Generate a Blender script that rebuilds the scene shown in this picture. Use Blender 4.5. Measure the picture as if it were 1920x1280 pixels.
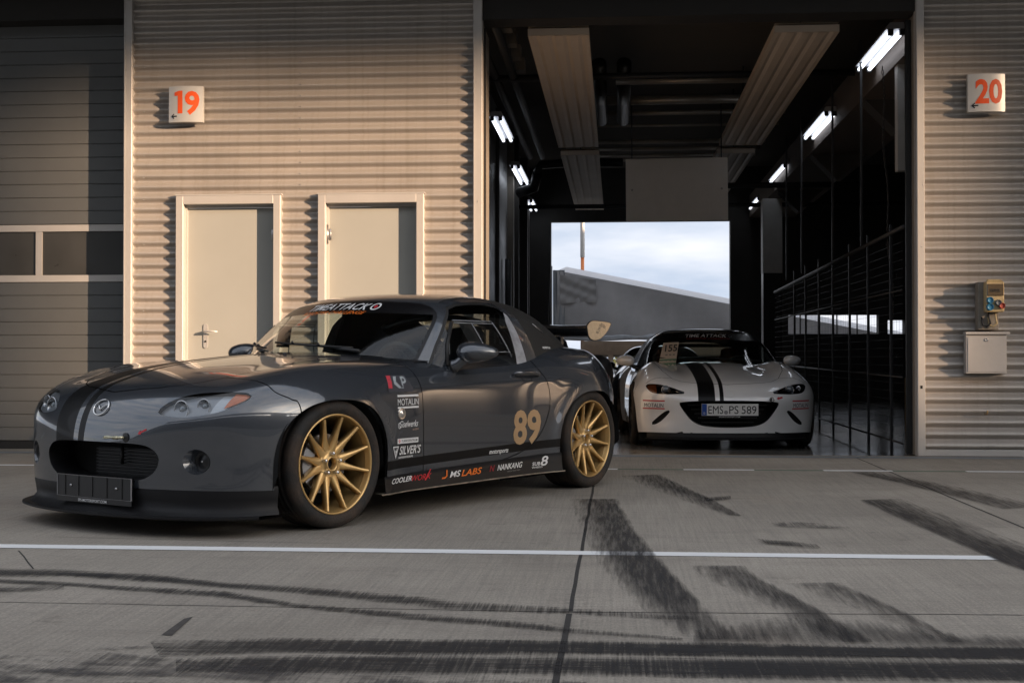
import bpy, bmesh, math, random
import numpy as np
from mathutils import Vector, Matrix
random.seed(7); rng = np.random.default_rng(7)
for o in list(bpy.data.objects): bpy.data.objects.remove(o)
S = bpy.context.scene
R = math.radians
# ------------------------------------------------------------------ camera
cam = bpy.data.cameras.new('camera'); camo = bpy.data.objects.new('camera', cam)
S.collection.objects.link(camo); S.camera = camo
cam.sensor_width = 36; cam.lens = 2450/1920*36; cam.clip_start = .05; cam.clip_end = 2000
yaw = math.atan2(195, 2450); pit = math.atan2(29.5, 2450)
camo.location = (0, 0, .80)
camo.rotation_euler = (math.pi/2+pit, 0, yaw)
# ------------------------------------------------------------------ world, sun, exposure
SUN_EL, SUN_AZ = 12., 120.          # azimuth clockwise from +Y
w = bpy.data.worlds.new('World'); S.world = w; w.use_nodes = True
nt = w.node_tree; nt.nodes.clear()
def wn(t, **k):
    n = nt.nodes.new(t)
    for a, b in k.items(): setattr(n, a, b)
    return n
sky = wn('ShaderNodeTexSky', sky_type='NISHITA', sun_disc=False, sun_elevation=R(SUN_EL), sun_rotation=R(SUN_AZ),
         air_density=1.2, dust_density=2.0, ozone_density=1.0)
tc = wn('ShaderNodeTexCoord'); mp = wn('ShaderNodeMapping'); mp.inputs['Scale'].default_value = (1.6, 1.6, 7.5)
no = wn('ShaderNodeTexNoise'); no.inputs['Scale'].default_value = 2.1; no.inputs['Detail'].default_value = 7; no.inputs['Roughness'].default_value = .55
cr = wn('ShaderNodeValToRGB'); cr.color_ramp.elements[0].position = .18; cr.color_ramp.elements[1].position = .44
no2 = wn('ShaderNodeTexNoise'); no2.inputs['Scale'].default_value = 3.4; no2.inputs['Detail'].default_value = 5
cr2 = wn('ShaderNodeValToRGB'); cr2.color_ramp.elements[0].position = .35; cr2.color_ramp.elements[1].position = .68
cr2.color_ramp.elements[0].color = (2.7, 3.15, 3.9, 1); cr2.color_ramp.elements[1].color = (5.2, 5.2, 5.4, 1)
mx = wn('ShaderNodeMix', data_type='RGBA')
bg = wn('ShaderNodeBackground'); bg.inputs['Strength'].default_value = .11
wo = wn('ShaderNodeOutputWorld')
L = nt.links.new
L(tc.outputs['Generated'], mp.inputs['Vector']); L(mp.outputs[0], no.inputs['Vector']); L(mp.outputs[0], no2.inputs['Vector'])
L(no.outputs['Fac'], cr.inputs['Fac']); L(no2.outputs['Fac'], cr2.inputs['Fac'])
# clouds near the sun glow brighter and warmer
vd = wn('ShaderNodeVectorMath', operation='DOT_PRODUCT'); L(tc.outputs['Generated'], vd.inputs[0])
vd.inputs[1].default_value = (math.sin(R(SUN_AZ))*math.cos(R(SUN_EL)), math.cos(R(SUN_AZ))*math.cos(R(SUN_EL)), math.sin(R(SUN_EL)))
def wm(op, a, b_):
    n = wn('ShaderNodeMath', operation=op)
    for i, q in enumerate((a, b_)):
        if isinstance(q, (int, float)): n.inputs[i].default_value = q
        else: L(q, n.inputs[i])
    return n.outputs[0]
dp = wm('MAXIMUM', vd.outputs['Value'], 0.)
gl = wm('ADD', wm('MULTIPLY', wm('POWER', dp, 4.), 1.0), wm('MULTIPLY', wm('POWER', dp, 22.), 7.))
gv = wn('ShaderNodeVectorMath', operation='SCALE'); gv.inputs[0].default_value = (1., .84, .64); L(gl, gv.inputs['Scale'])
ga = wn('ShaderNodeVectorMath', operation='ADD'); ga.inputs[1].default_value = (1, 1, 1); L(gv.outputs[0], ga.inputs[0])
gm = wn('ShaderNodeVectorMath', operation='MULTIPLY'); L(cr2.outputs['Color'], gm.inputs[0]); L(ga.outputs[0], gm.inputs[1])
L(cr.outputs['Color'], mx.inputs['Factor']); L(sky.outputs[0], mx.inputs[6]); L(gm.outputs[0], mx.inputs[7])
L(mx.outputs[2], bg.inputs['Color']); L(bg.outputs[0], wo.inputs['Surface'])
sl = bpy.data.lights.new('sun', 'SUN'); slo = bpy.data.objects.new('sun', sl); S.collection.objects.link(slo)
sl.energy = 5.0; sl.angle = R(.5); sl.color = (1, .69, .45)
sd = Vector((-math.sin(R(SUN_AZ))*math.cos(R(SUN_EL)), -math.cos(R(SUN_AZ))*math.cos(R(SUN_EL)), -math.sin(R(SUN_EL))))
slo.rotation_euler = sd.to_track_quat('-Z', 'Y').to_euler(); slo.location = (20, -20, 20)
S.view_settings.view_transform = 'Standard'; S.view_settings.look = 'None'; S.view_settings.gamma = 1; S.view_settings.exposure = 1.0
S.cycles.use_denoising = True; S.cycles.max_bounces = 8; S.cycles.transparent_max_bounces = 16
S.cycles.caustics_reflective = False; S.cycles.caustics_refractive = False; S.cycles.sample_clamp_indirect = 4
# ------------------------------------------------------------------ object helpers
def link(o, parent=None):
    S.collection.objects.link(o)
    if parent is not None: o.parent = parent
    return o
def tag(o, label=None, cat=None, group=None, kind=None):
    if label: o['label'] = label
    if cat: o['category'] = cat
    if group: o['group'] = group
    if kind: o['kind'] = kind
    return o
def thing(name, label, cat, loc=(0, 0, 0), rz=0, group=None):
    o = bpy.data.objects.new(name, None); link(o); o.location = loc; o.rotation_euler = (0, 0, rz)
    o.empty_display_size = .1
    return tag(o, label, cat, group)
def empty(name, parent, loc=(0, 0, 0), rot=(0, 0, 0)):
    o = bpy.data.objects.new(name, None); link(o, parent); o.location = loc; o.rotation_euler = rot; return o
def copy_tree(o, parent=None):
    c = o.copy(); S.collection.objects.link(c); c.parent = parent
    for ch in list(o.children): copy_tree(ch, c)
    return c
class MB:
    def __init__(s): s.v = []; s.f = []; s.m = []; s.mats = []; s.cur = 0; s.sm = []; s.smooth = False
    def mat(s, m):
        if m not in s.mats: s.mats.append(m)
        s.cur = s.mats.index(m); return s
    def add(s, vs, fs):
        b = len(s.v); s.v += [tuple(v) for v in vs]
        for f in fs: s.f.append(tuple(i+b for i in f)); s.m.append(s.cur); s.sm.append(s.smooth)
        return s
    def box(s, a, b, bev=0):
        x0, y0, z0 = [min(p, q) for p, q in zip(a, b)]; x1, y1, z1 = [max(p, q) for p, q in zip(a, b)]
        if bev and min(x1-x0, y1-y0, z1-z0) > 2.2*bev:
            vs = []
            for sx in (0, 1):
                for sy in (0, 1):
                    for sz in (0, 1):
                        X = (x0, x1)[sx]; Y = (y0, y1)[sy]; Z = (z0, z1)[sz]
                        dx, dy, dz = bev*(1-2*sx), bev*(1-2*sy), bev*(1-2*sz)
                        vs += [(X, Y+dy, Z+dz), (X+dx, Y, Z+dz), (X+dx, Y+dy, Z)]
            me = bmesh.new(); bv = [me.verts.new(v) for v in vs]
            r = bmesh.ops.convex_hull(me, input=bv); me.verts.index_update()
            s.add([v.co[:] for v in me.verts], [[v.index for v in f.verts] for f in me.faces]); me.free(); return s
        return s.add([(x0, y0, z0), (x1, y0, z0), (x1, y1, z0), (x0, y1, z0), (x0, y0, z1), (x1, y0, z1), (x1, y1, z1), (x0, y1, z1)],
                     [(0, 3, 2, 1), (4, 5, 6, 7), (0, 1, 5, 4), (1, 2, 6, 5), (2, 3, 7, 6), (3, 0, 4, 7)])
    def quad(s, *p): return s.add(p, [tuple(range(len(p)))])
    def tube(s, pts, r, n=8, cap=True):
        pts = [Vector(p) for p in pts]; rs = r if isinstance(r, (list, tuple)) else [r]*len(pts)
        vs = []; up = None
        for i, p in enumerate(pts):
            t = (pts[min(i+1, len(pts)-1)]-pts[max(i-1, 0)]).normalized()
            if up is None: up = t.orthogonal().normalized()
            else: up = (up-t*up.dot(t)).normalized()
            q = t.cross(up)
            for k in range(n):
                a = 2*math.pi*k/n; vs.append(p+(up*math.cos(a)+q*math.sin(a))*rs[i])
        fs = []
        for i in range(len(pts)-1):
            for k in range(n): fs.append((i*n+k, i*n+(k+1) % n, (i+1)*n+(k+1) % n, (i+1)*n+k))
        if cap: fs.append(tuple(range(n))[::-1]); fs.append(tuple(range((len(pts)-1)*n, len(pts)*n)))
        return s.add(vs, fs)
    def lathe(s, prof, n=48, axis='y', c=(0, 0, 0), close=False):
        vs = []; m = len(prof)
        for k in range(n):
            a = 2*math.pi*k/n
            for r, h in prof:
                if axis == 'y': vs.append((c[0]+r*math.cos(a), c[1]+h, c[2]+r*math.sin(a)))
                elif axis == 'x': vs.append((c[0]+h, c[1]+r*math.cos(a), c[2]+r*math.sin(a)))
                else: vs.append((c[0]+r*math.cos(a), c[1]+r*math.sin(a), c[2]+h))
        fs = []
        for k in range(n):
            k2 = (k+1) % n
            for j in range(m-1 if not close else m):
                j2 = (j+1) % m; fs.append((k*m+j, k2*m+j, k2*m+j2, k*m+j2))
        return s.add(vs, fs)
    def prism(s, poly, off):      # poly: 3D outline, off: extrusion vector
        n = len(poly); off = Vector(off)
        return s.add(list(map(Vector, poly))+[Vector(p)+off for p in poly],
                     [tuple(range(n))[::-1], tuple(range(n, 2*n))]+[(i, (i+1) % n, n+(i+1) % n, n+i) for i in range(n)])
    def grid(s, P):               # P: [i][j] points
        n, m = len(P), len(P[0])
        return s.add([p for r in P for p in r], [(i*m+j, i*m+j+1, (i+1)*m+j+1, (i+1)*m+j) for i in range(n-1) for j in range(m-1)])
    def build(s, name, parent=None, mat=None, fix=False):
        me = bpy.data.meshes.new(name); me.from_pydata(s.v, [], s.f)
        if mat is not None: s.mats = [mat]; s.m = [0]*len(s.f)
        for m in s.mats: me.materials.append(m)
        me.polygons.foreach_set('material_index', s.m)
        me.polygons.foreach_set('use_smooth', s.sm)
        if fix:
            b = bmesh.new(); b.from_mesh(me); bmesh.ops.recalc_face_normals(b, faces=b.faces); b.to_mesh(me); b.free()
        me.update(); o = bpy.data.objects.new(name, me); return link(o, parent)
# ------------------------------------------------------------------ materials
MATS = {}
def mat(name, col=(.5, .5, .5), rough=.5, metal=0., coat=0., spec=.5, var=0., vs=6., vstretch=(1, 1, 1), bump=0., bs=60., bstretch=(1, 1, 1), rvar=0., emit=None, es=1., coatr=.03):
    if name in MATS: return MATS[name]
    m = bpy.data.materials.new(name); m.use_nodes = True; nt = m.node_tree; b = nt.nodes['Principled BSDF']
    b.inputs['Base Color'].default_value = (*col, 1); b.inputs['Roughness'].default_value = rough; b.inputs['Metallic'].default_value = metal
    b.inputs['Coat Weight'].default_value = coat; b.inputs['Coat Roughness'].default_value = coatr; b.inputs['Specular IOR Level'].default_value = spec
    if emit: b.inputs['Emission Color'].default_value = (*emit, 1); b.inputs['Emission Strength'].default_value = es
    if var or bump or rvar:
        tc = nt.nodes.new('ShaderNodeTexCoord')
        def noise(scale, st, det=6, ro=.6):
            mp = nt.nodes.new('ShaderNodeMapping'); mp.inputs['Scale'].default_value = st
            n = nt.nodes.new('ShaderNodeTexNoise'); n.inputs['Scale'].default_value = scale; n.inputs['Detail'].default_value = det; n.inputs['Roughness'].default_value = ro
            nt.links.new(tc.outputs['Object'], mp.inputs[0]); nt.links.new(mp.outputs[0], n.inputs['Vector']); return n
        if var or rvar: n = noise(vs, vstretch)
        if var:
            r = nt.nodes.new('ShaderNodeValToRGB'); e = r.color_ramp.elements
            e[0].position = .3; e[1].position = .7
            e[0].color = (*[c*(1-var) for c in col], 1); e[1].color = (*[min(1, c*(1+var)) for c in col], 1)
            nt.links.new(n.outputs['Fac'], r.inputs['Fac']); nt.links.new(r.outputs[0], b.inputs['Base Color'])
        if rvar:
            mr = nt.nodes.new('ShaderNodeMapRange'); mr.inputs['To Min'].default_value = max(0, rough-rvar); mr.inputs['To Max'].default_value = min(1, rough+rvar)
            mr.inputs['From Min'].default_value = .3; mr.inputs['From Max'].default_value = .7
            nt.links.new(n.outputs['Fac'], mr.inputs['Value']); nt.links.new(mr.outputs[0], b.inputs['Roughness'])
        if bump:
            n2 = noise(bs, bstretch, 3); bp = nt.nodes.new('ShaderNodeBump'); bp.inputs['Strength'].default_value = bump; bp.inputs['Distance'].default_value = .01
            nt.links.new(n2.outputs['Fac'], bp.inputs['Height']); nt.links.new(bp.outputs[0], b.inputs['Normal'])
    MATS[name] = m; return m
def glass(name, tint=(.82, .88, .86), refl=1., rough=0.):
    if name in MATS: return MATS[name]
    m = bpy.data.materials.new(name); m.use_nodes = True; nt = m.node_tree; nt.nodes.clear()
    o = nt.nodes.new('ShaderNodeOutputMaterial'); t = nt.nodes.new('ShaderNodeBsdfTransparent'); t.inputs[0].default_value = (*tint, 1)
    g = nt.nodes.new('ShaderNodeBsdfGlossy'); g.inputs['Roughness'].default_value = rough
    g.inputs[0].default_value = (refl, refl, refl, 1)
    ge = nt.nodes.new('ShaderNodeNewGeometry'); dt = nt.nodes.new('ShaderNodeVectorMath'); dt.operation = 'DOT_PRODUCT'; nt.links.new(ge.outputs['Normal'], dt.inputs[0]); nt.links.new(ge.outputs['Incoming'], dt.inputs[1])
    def mm(op, a, b_):
        n = nt.nodes.new('ShaderNodeMath'); n.operation = op
        for i, q in enumerate((a, b_)):
            if isinstance(q, (int, float)): n.inputs[i].default_value = q
            else: nt.links.new(q, n.inputs[i])
        return n.outputs[0]
    fz = mm('ADD', .05, mm('MULTIPLY', .95, mm('POWER', mm('SUBTRACT', 1., mm('ABSOLUTE', dt.outputs['Value'], 0)), 5.)))
    mx = nt.nodes.new('ShaderNodeMixShader')
    nt.links.new(fz, mx.inputs[0]); nt.links.new(t.outputs[0], mx.inputs[1]); nt.links.new(g.outputs[0], mx.inputs[2]); nt.links.new(mx.outputs[0], o.inputs[0])
    MATS[name] = m; return m
M_black = mat('black_plastic', (.012, .012, .013), .45)
M_void = mat('dark_underside', (.006, .006, .006), .9)
M_rub = mat('rubber_seal', (.01, .01, .01), .6)
M_chrome = mat('chrome', (.75, .75, .75), .12, 1.)
M_steel = mat('steel', (.45, .45, .46), .35, 1., var=.1)
M_white = mat('white_vinyl', (.72, .72, .72), .4)
M_red = mat('red_vinyl', (.55, .03, .04), .4)
M_orange = mat('orange_vinyl', (.75, .17, .02), .4)
M_gold = mat('gold_vinyl', (.47, .31, .17), .45, .3)
M_blk = mat('black_vinyl', (.008, .008, .009), .35)
# ------------------------------------------------------------------ text as flat 2-D geometry
def text2d(s, h=1., shear=0., bold=0., sx=1., space=1.):
    """returns (verts2d, faces) of the string, cap height h, origin lower left"""
    cu = bpy.data.curves.new('lettering', 'FONT'); cu.body = s; cu.size = 1; cu.shear = shear; cu.offset = bold; cu.space_character = space
    cu.resolution_u = 3
    ob = bpy.data.objects.new('lettering', cu); S.collection.objects.link(ob)
    dg = bpy.context.evaluated_depsgraph_get(); dg.update()
    me = bpy.data.meshes.new_from_object(ob.evaluated_get(dg))
    V = np.array([v.co[:2] for v in me.vertices]); Fc = [tuple(p.vertices) for p in me.polygons]
    bpy.data.objects.remove(ob); bpy.data.curves.remove(cu); bpy.data.meshes.remove(me)
    k = h/.73
    V[:, 0] -= V[:, 0].min(); V[:, 0] *= k*sx; V[:, 1] = (V[:, 1])*k
    return V, Fc
def decal(name, V, Fc, fn, parent, m, cell=.03):
    """cut flat geometry into small cells and wrap it on a surface: fn(u,v)->3D"""
    b = bmesh.new(); vs = [b.verts.new((float(u), float(v), 0)) for u, v in V]
    for f in Fc:
        try: b.faces.new([vs[i] for i in f])
        except ValueError: pass
    mn = V.min(0); mx_ = V.max(0)
    for ax in (0, 1):
        k = math.ceil((mx_[ax]-mn[ax])/cell)
        for i in range(1, k):
            c = mn[ax]+i*cell; co = (c, 0, 0) if ax == 0 else (0, c, 0); n = (1, 0, 0) if ax == 0 else (0, 1, 0)
            bmesh.ops.bisect_plane(b, geom=b.verts[:]+b.edges[:]+b.faces[:], plane_co=co, plane_no=n)
    UV = np.array([v.co[:2] for v in b.verts]); P = fn(UV[:, 0], UV[:, 1])
    for v, p in zip(b.verts, P): v.co = p
    me = bpy.data.meshes.new(name); b.to_mesh(me); b.free(); me.materials.append(m)
    o = bpy.data.objects.new(name, me); return link(o, parent)
def rect2d(w_, h_, x=0, y=0): return np.array([(x, y), (x+w_, y), (x+w_, y+h_), (x, y+h_)], float), [(0, 1, 2, 3)]
def ring2d(r0, r1, cx=0, cy=0, n=28, sx=1., a0=0, a1=2*math.pi):
    V = []; Fc = []; full = abs(a1-a0-2*math.pi) < 1e-6
    for k in range(n+(0 if full else 1)):
        a = a0+(a1-a0)*k/n; V += [(cx+r0*math.cos(a)*sx, cy+r0*math.sin(a)), (cx+r1*math.cos(a)*sx, cy+r1*math.sin(a))]
    for k in range(n):
        k2 = (k+1) % n if full else k+1; Fc.append((2*k, 2*k+1, 2*k2+1, 2*k2))
    return np.array(V), Fc
def join2d(*parts):
    V = []; Fc = []; b = 0
    for v, f in parts: V.append(v); Fc += [tuple(i+b for i in q) for q in f]; b += len(v)
    return np.vstack(V), Fc
def mv(vf, dx, dy, rot=0.):
    v, f = vf; c, s_ = math.cos(rot), math.sin(rot); v = v@np.array([[c, s_], [-s_, c]]); return v+np.array([dx, dy]), f
# ================================================================== car surface tools
def sm(xs, ys, sig=.04, lo=None, hi=None):
    xs = np.array(xs, float); ys = np.array(ys, float); h = np.diff(xs); d = np.diff(ys)/h; n = len(xs); m = np.zeros(n)
    for i in range(1, n-1):
        if d[i-1]*d[i] > 0: m[i] = 2*d[i-1]*d[i]/(d[i-1]+d[i])
    m[0] = d[0]; m[-1] = d[-1]
    st = .004; g = np.arange(xs[0]-4*sig-.2, xs[-1]+4*sig+.2, st)
    gi = np.clip(g, xs[0], xs[-1]); k = np.clip(np.searchsorted(xs, gi)-1, 0, n-2); t = (gi-xs[k])/h[k]
    y = (2*t**3-3*t**2+1)*ys[k]+(t**3-2*t**2+t)*h[k]*m[k]+(-2*t**3+3*t**2)*ys[k+1]+(t**3-t**2)*h[k]*m[k+1]
    y += np.where(g < xs[0], (g-xs[0])*m[0], 0)+np.where(g > xs[-1], (g-xs[-1])*m[-1], 0)
    if sig > 0:
        r = int(4*sig/st); kk = np.exp(-.5*(np.arange(-r, r+1)*st/sig)**2); kk /= kk.sum()
        y = np.convolve(np.pad(y, r, mode='edge'), kk, 'valid')
    return lambda x: np.interp(x, g, y)
def smax(a, b, k):
    h = np.maximum(k-np.abs(a-b), 0)/k; return np.maximum(a, b)+h*h*k*.25
def grad(F, P, e=.006):
    G = np.empty_like(P)
    for i in range(3):
        d = np.zeros(3); d[i] = e; G[:, i] = F(P+d)-F(P-d)
    return G/np.linalg.norm(G, axis=1, keepdims=True).clip(1e-9)
def shoot(F, O, D, t1, n=60):
    """first crossing outward of F=0 along rays O+D t by marching then bisection"""
    N = len(O); lo = np.zeros(N); hi = np.full(N, t1)
    for _ in range(42):
        mid = (lo+hi)/2; s = F(O+D*mid[:, None]) < 0
        lo = np.where(s, mid, lo); hi = np.where(s, hi, mid)
    return O+D*((lo+hi)/2)[:, None]
class Mesh3:      # lightweight mesh: verts, normals, faces
    def __init__(s, V, N, F): s.V = V; s.N = N; s.F = F
    def split(s, fn):
        """fn(P)->scalar; returns (positive part, negative part)"""
        if not len(s.F): return s, s
        sv = fn(s.V); sv = np.where(np.abs(sv) < 1e-7, 1e-7, sv); pos = sv > 0
        ed = {}; A = []; B = []
        Fp = []; Fn = []; mixed = []
        for f in s.F:
            c = sum(1 for i in f if pos[i])
            if c == len(f): Fp.append(f)
            elif c == 0: Fn.append(f)
            else:
                mixed.append(f)
                for a, b in zip(f, f[1:]+f[:1]):
                    if pos[a] != pos[b]:
                        k = (min(a, b), max(a, b))
                        if k not in ed: ed[k] = len(A); A.append(k[0]); B.append(k[1])
        n0 = len(s.V)
        if A:
            A = np.array(A); B = np.array(B); lo = np.zeros(len(A)); hi = np.ones(len(A)); pa = pos[A]
            for _ in range(16):
                mid = (lo+hi)/2; P = s.V[A]*(1-mid)[:, None]+s.V[B]*mid[:, None]; q = (fn(P) > 0) == pa
                lo = np.where(q, mid, lo); hi = np.where(q, hi, mid)
            t = ((lo+hi)/2)[:, None]; V2 = s.V[A]*(1-t)+s.V[B]*t; N2 = s.N[A]*(1-t)+s.N[B]*t
            N2 /= np.linalg.norm(N2, axis=1, keepdims=True)
            V = np.vstack([s.V, V2]); N = np.vstack([s.N, N2])
        else: V, N = s.V, s.N
        for f in mixed:
            p = []; q = []
            for a, b in zip(f, f[1:]+f[:1]):
                (p if pos[a] else q).append(a)
                if pos[a] != pos[b]:
                    e = n0+ed[(min(a, b), max(a, b))]; p.append(e); q.append(e)
            if len(p) > 2: Fp.append(tuple(p))
            if len(q) > 2: Fn.append(tuple(q))
        return Mesh3(V, N, Fp).clean(), Mesh3(V, N, Fn).clean()
    def clean(s):
        if not s.F: return Mesh3(np.zeros((0, 3)), np.zeros((0, 3)), [])
        u = np.unique(np.fromiter((i for f in s.F for i in f), int)); mp = np.full(len(s.V), -1); mp[u] = np.arange(len(u)); mpl = mp.tolist()
        return Mesh3(s.V[u], s.N[u], [tuple(mpl[i] for i in f) for f in s.F])
    def mirror(s):
        V = s.V*[1, -1, 1]; N = s.N*[1, -1, 1]; return Mesh3(V, N, [f[::-1] for f in s.F])
    def join(s, o):
        k = len(s.V); return Mesh3(np.vstack([s.V, o.V]), np.vstack([s.N, o.N]), s.F+[tuple(i+k for i in f) for f in o.F])
    def both(s): return s.join(s.mirror())
    def inset(s, d): return Mesh3(s.V-s.N*d, s.N, s.F)
    def lip(s, depth):
        """turn the open edge inwards so panel gaps have depth"""
        cnt = {}
        for f in s.F:
            for a, b in zip(f, f[1:]+f[:1]):
                k = (min(a, b), max(a, b)); cnt[k] = None if k in cnt else (a, b)
        bd = [e for e in cnt.values() if e and not (abs(s.V[e[0]][1]) < 1e-6 and abs(s.V[e[1]][1]) < 1e-6)]
        return s
        ids = sorted({i for e in bd for i in e}); mp = {i: k+len(s.V) for k, i in enumerate(ids)}; ids = np.array(ids)
        return Mesh3(np.vstack([s.V, s.V[ids]-s.N[ids]*depth]), np.vstack([s.N, s.N[ids]]), s.F+[(b, a, mp[a], mp[b]) for a, b in bd])
    def build(s, name, m, parent):
        me = bpy.data.meshes.new(name); me.from_pydata(s.V.tolist(), [], s.F); me.materials.append(m)
        me.polygons.foreach_set('use_smooth', [True]*len(s.F)); me.update()
        if len(s.F): me.normals_split_custom_set_from_vertices(s.N.tolist())
        return link(bpy.data.objects.new(name, me), parent)
def capsule(F, xf, xr, z0, e0, e1, ne, na_f, na_r, dx, t1=2.5):
    """half (y>=0) surface of F by rays from a spine: swing at the nose, run along the side, swing at the tail"""
    rows = []
    for a in np.linspace(0, 90, na_f)[:-1]: rows.append((xf, R(a)))
    nx = int(abs(xr-xf)/dx)
    for x in np.linspace(xf, xr, nx): rows.append((x, R(90)))
    for a in np.linspace(90, 180, na_r)[1:]: rows.append((xr, R(a)))
    E_ = np.radians(np.linspace(e0, e1, ne)); O = []; D = []
    for x, a in rows:
        for e in E_: O.append((x, 0, z0)); D.append((math.cos(a)*math.cos(e), abs(math.sin(a))*math.cos(e), math.sin(e)))
    O = np.array(O); D = np.array(D); P = shoot(F, O, D, t1); P[:, 1] = np.maximum(P[:, 1], 0)
    P[np.abs(P[:, 1]) < 1e-6, 1] = 0
    Q = P.copy(); Q[:, 1] = np.maximum(Q[:, 1], 1e-5); N = grad(F, Q); 
    sel = P[:, 1] == 0; N[sel, 1] = 0; N /= np.linalg.norm(N, axis=1, keepdims=True).clip(1e-9)
    n, m = len(rows), ne
    Fc = [(i*m+j, (i+1)*m+j, (i+1)*m+j+1, i*m+j+1) for i in range(n-1) for j in range(m-1)]
    return Mesh3(P, N, Fc)
def polyline_sd(pts, closed=False):
    """signed distance in 2-D to a polyline: + on the left of travel (open) / inside (closed)"""
    A = np.array(pts, float)
    def f(u, v):
        Q = np.stack([u, v], -1); best = np.full(len(Q), 1e9); sg = np.ones(len(Q)); inside = np.zeros(len(Q), bool)
        n = len(A); rng_ = range(n if closed else n-1)
        for i in rng_:
            a = A[i]; b = A[(i+1) % n]; ab = b-a; L2 = ab@ab; t = ((Q-a)@ab)/L2
            if closed: tt = np.clip(t, 0, 1)
            else: tt = np.clip(t, 0 if i > 0 else -1e3, 1 if i < n-2 else 1e3)
            d = Q-(a+tt[:, None]*ab); dist = np.hypot(d[:, 0], d[:, 1]); cr_ = ab[0]*(Q[:, 1]-a[1])-ab[1]*(Q[:, 0]-a[0])
            up = dist < best-1e-9; best = np.where(up, dist, best); sg = np.where(up, np.sign(cr_), sg)
            if closed:
                c = ((a[1] > Q[:, 1]) != (b[1] > Q[:, 1])); xi = a[0]+(Q[:, 1]-a[1])/(b[1]-a[1]+1e-12)*(b[0]-a[0]); inside ^= c & (Q[:, 0] < xi)
        return np.where(inside, best, -best) if closed else best*sg
    return f
def spl(pts, n=6):
    """Catmull-Rom densified polyline"""
    P = [np.array(p, float) for p in pts]; o = []
    for i in range(len(P)-1):
        a = P[max(i-1, 0)]; b = P[i]; c = P[i+1]; d = P[min(i+2, len(P)-1)]
        for k in range(n):
            t = k/n; o.append(.5*((2*b)+(-a+c)*t+(2*a-5*b+4*c-d)*t*t+(-a+3*b-3*c+d)*t**3))
    o.append(P[-1]); return np.array(o)
def splc(pts, n=5):
    P = [np.array(p, float) for p in pts]; m = len(P); o = []
    for i in range(m):
        a, b, c, d = P[i-1], P[i], P[(i+1) % m], P[(i+2) % m]
        for k in range(n):
            t = k/n; o.append(.5*((2*b)+(-a+c)*t+(2*a-5*b+4*c-d)*t*t+(-a+3*b-3*c+d)*t**3))
    return np.array(o)
class Car: pass
# ------------------------------------------------------------------ shape of the dark grey roadster (x forward from front axle, y left, z up)
WB = 2.33
def grey_shape():
    c = Car()
    Hc = sm([-3.3, -3.15, -2.95, -2.7, -2.4, -1.5, -.75, -.6, -.45, -.3, -.1, .1, .25, .365, .49, .57, .625, .668, .70, .74],
            [.74, .80, .835, .85, .855, .835, .828, .825, .817, .805, .788, .766, .744, .718, .683, .655, .625, .580, .52, .42], .018)
    drop = sm([-3.2, -2.3, -1.6, -.7, -.3, 0, .3, .55, .7], [.03, .02, .055, .072, .066, .07, .085, .10, .12], .06)
    wz = sm([.05, .12, .18, .24, .32, .45, .58, .68, .74, .80, .9], [.80, .822, .832, .834, .838, .842, .843, .834, .815, .79, .76], .02)
    nz = sm([.05, .12, .2, .3, .41, .5, .567, .62, .68, .75], [-.05, -.02, 0, .004, .006, .006, -.004, -.03, -.08, -.15], .02)
    def F(P):
        x, y, z = P[:, 0], np.abs(P[:, 1]), P[:, 2]
        ff = np.exp(-(np.abs(x+.00)/.46)**3.2); fr = np.exp(-(np.abs(x+WB)/.52)**3.2)
        zf = 1/(1+np.exp((z-.72)/.05))
        W = wz(z)+(.036*ff+.046*fr)*(.35+.65*zf) - .006*np.exp(-((x+1.1)/.5)**2)
        qf = np.hypot(x/1.06, (z-.27))-.0; qr = np.hypot((x+WB)/1.06, (z-.27))
        W = W+.010*np.exp(-((qf-.36)/.055)**2)+.012*np.exp(-((qr-.37)/.06)**2)
        side = y-W
        top = z-(Hc(x)-drop(x)*(y/.8)**2.3+.030*np.exp(-((x-.05)/.42)**2-((y-.67)/.15)**2)+.024*np.exp(-((x+2.15)/.45)**2-((y-.64)/.16)**2))
        nose = x-(.70-.295*y*y-.78*np.minimum(y, 1.2)**8+nz(z))
        tail = (-3.06+.26*y*y+.80*np.minimum(y, 1.2)**6-.03+1.35*np.maximum(z-.56, 0)**1.45)-x
        f = smax(side, top, .15); f = smax(f, nose, .11); return smax(f, tail, .14)
    Tc = sm([-3.0, -2.8, -2.66, -2.5, -2.3, -2.12, -1.95, -1.75, -1.5, -1.3, -1.15, -1.06, -.95, -.8, -.6, -.45, -.35],
            [.70, .80, .87, .945, 1.04, 1.112, 1.152, 1.172, 1.178, 1.168, 1.145, 1.118, 1.058, .972, .85, .76, .70], .02)
    wt = sm([.60, .75, .80, .9, 1.0, 1.08, 1.15, 1.3], [.80, .768, .757, .722, .672, .618, .55, .36], .02)
    pl = sm([-3.0, -2.6, -2.3, -2.0, -1.7, -1.0, -.75, -.5], [-.33, -.17, -.075, -.022, 0, 0, -.012, -.05], .06)
    cw = sm([-2.2, -1.8, -1.4, -1.1], [-.10, -.02, .22, .46], .08)
    def G(P):
        x, y, z = P[:, 0], np.abs(P[:, 1]), P[:, 2]
        side = y-(wt(z)+pl(x))
        top = z-(Tc(x+cw(x)*y*y)-.045*(y/.6)**2.5)
        return smax(side, top, .10)
    c.F = F; c.G = G; return c
def side_on(F, x, z, sgn=1):
    x = np.asarray(x, float); z = np.asarray(z, float); O = np.stack([x, 0*x, z], -1); D = np.tile([0., 1., 0.], (len(x), 1))
    P = shoot(F, O, D, 1.3); N = grad(F, P); P = P+N*.0015; P[:, 1] *= sgn; return P
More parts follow.
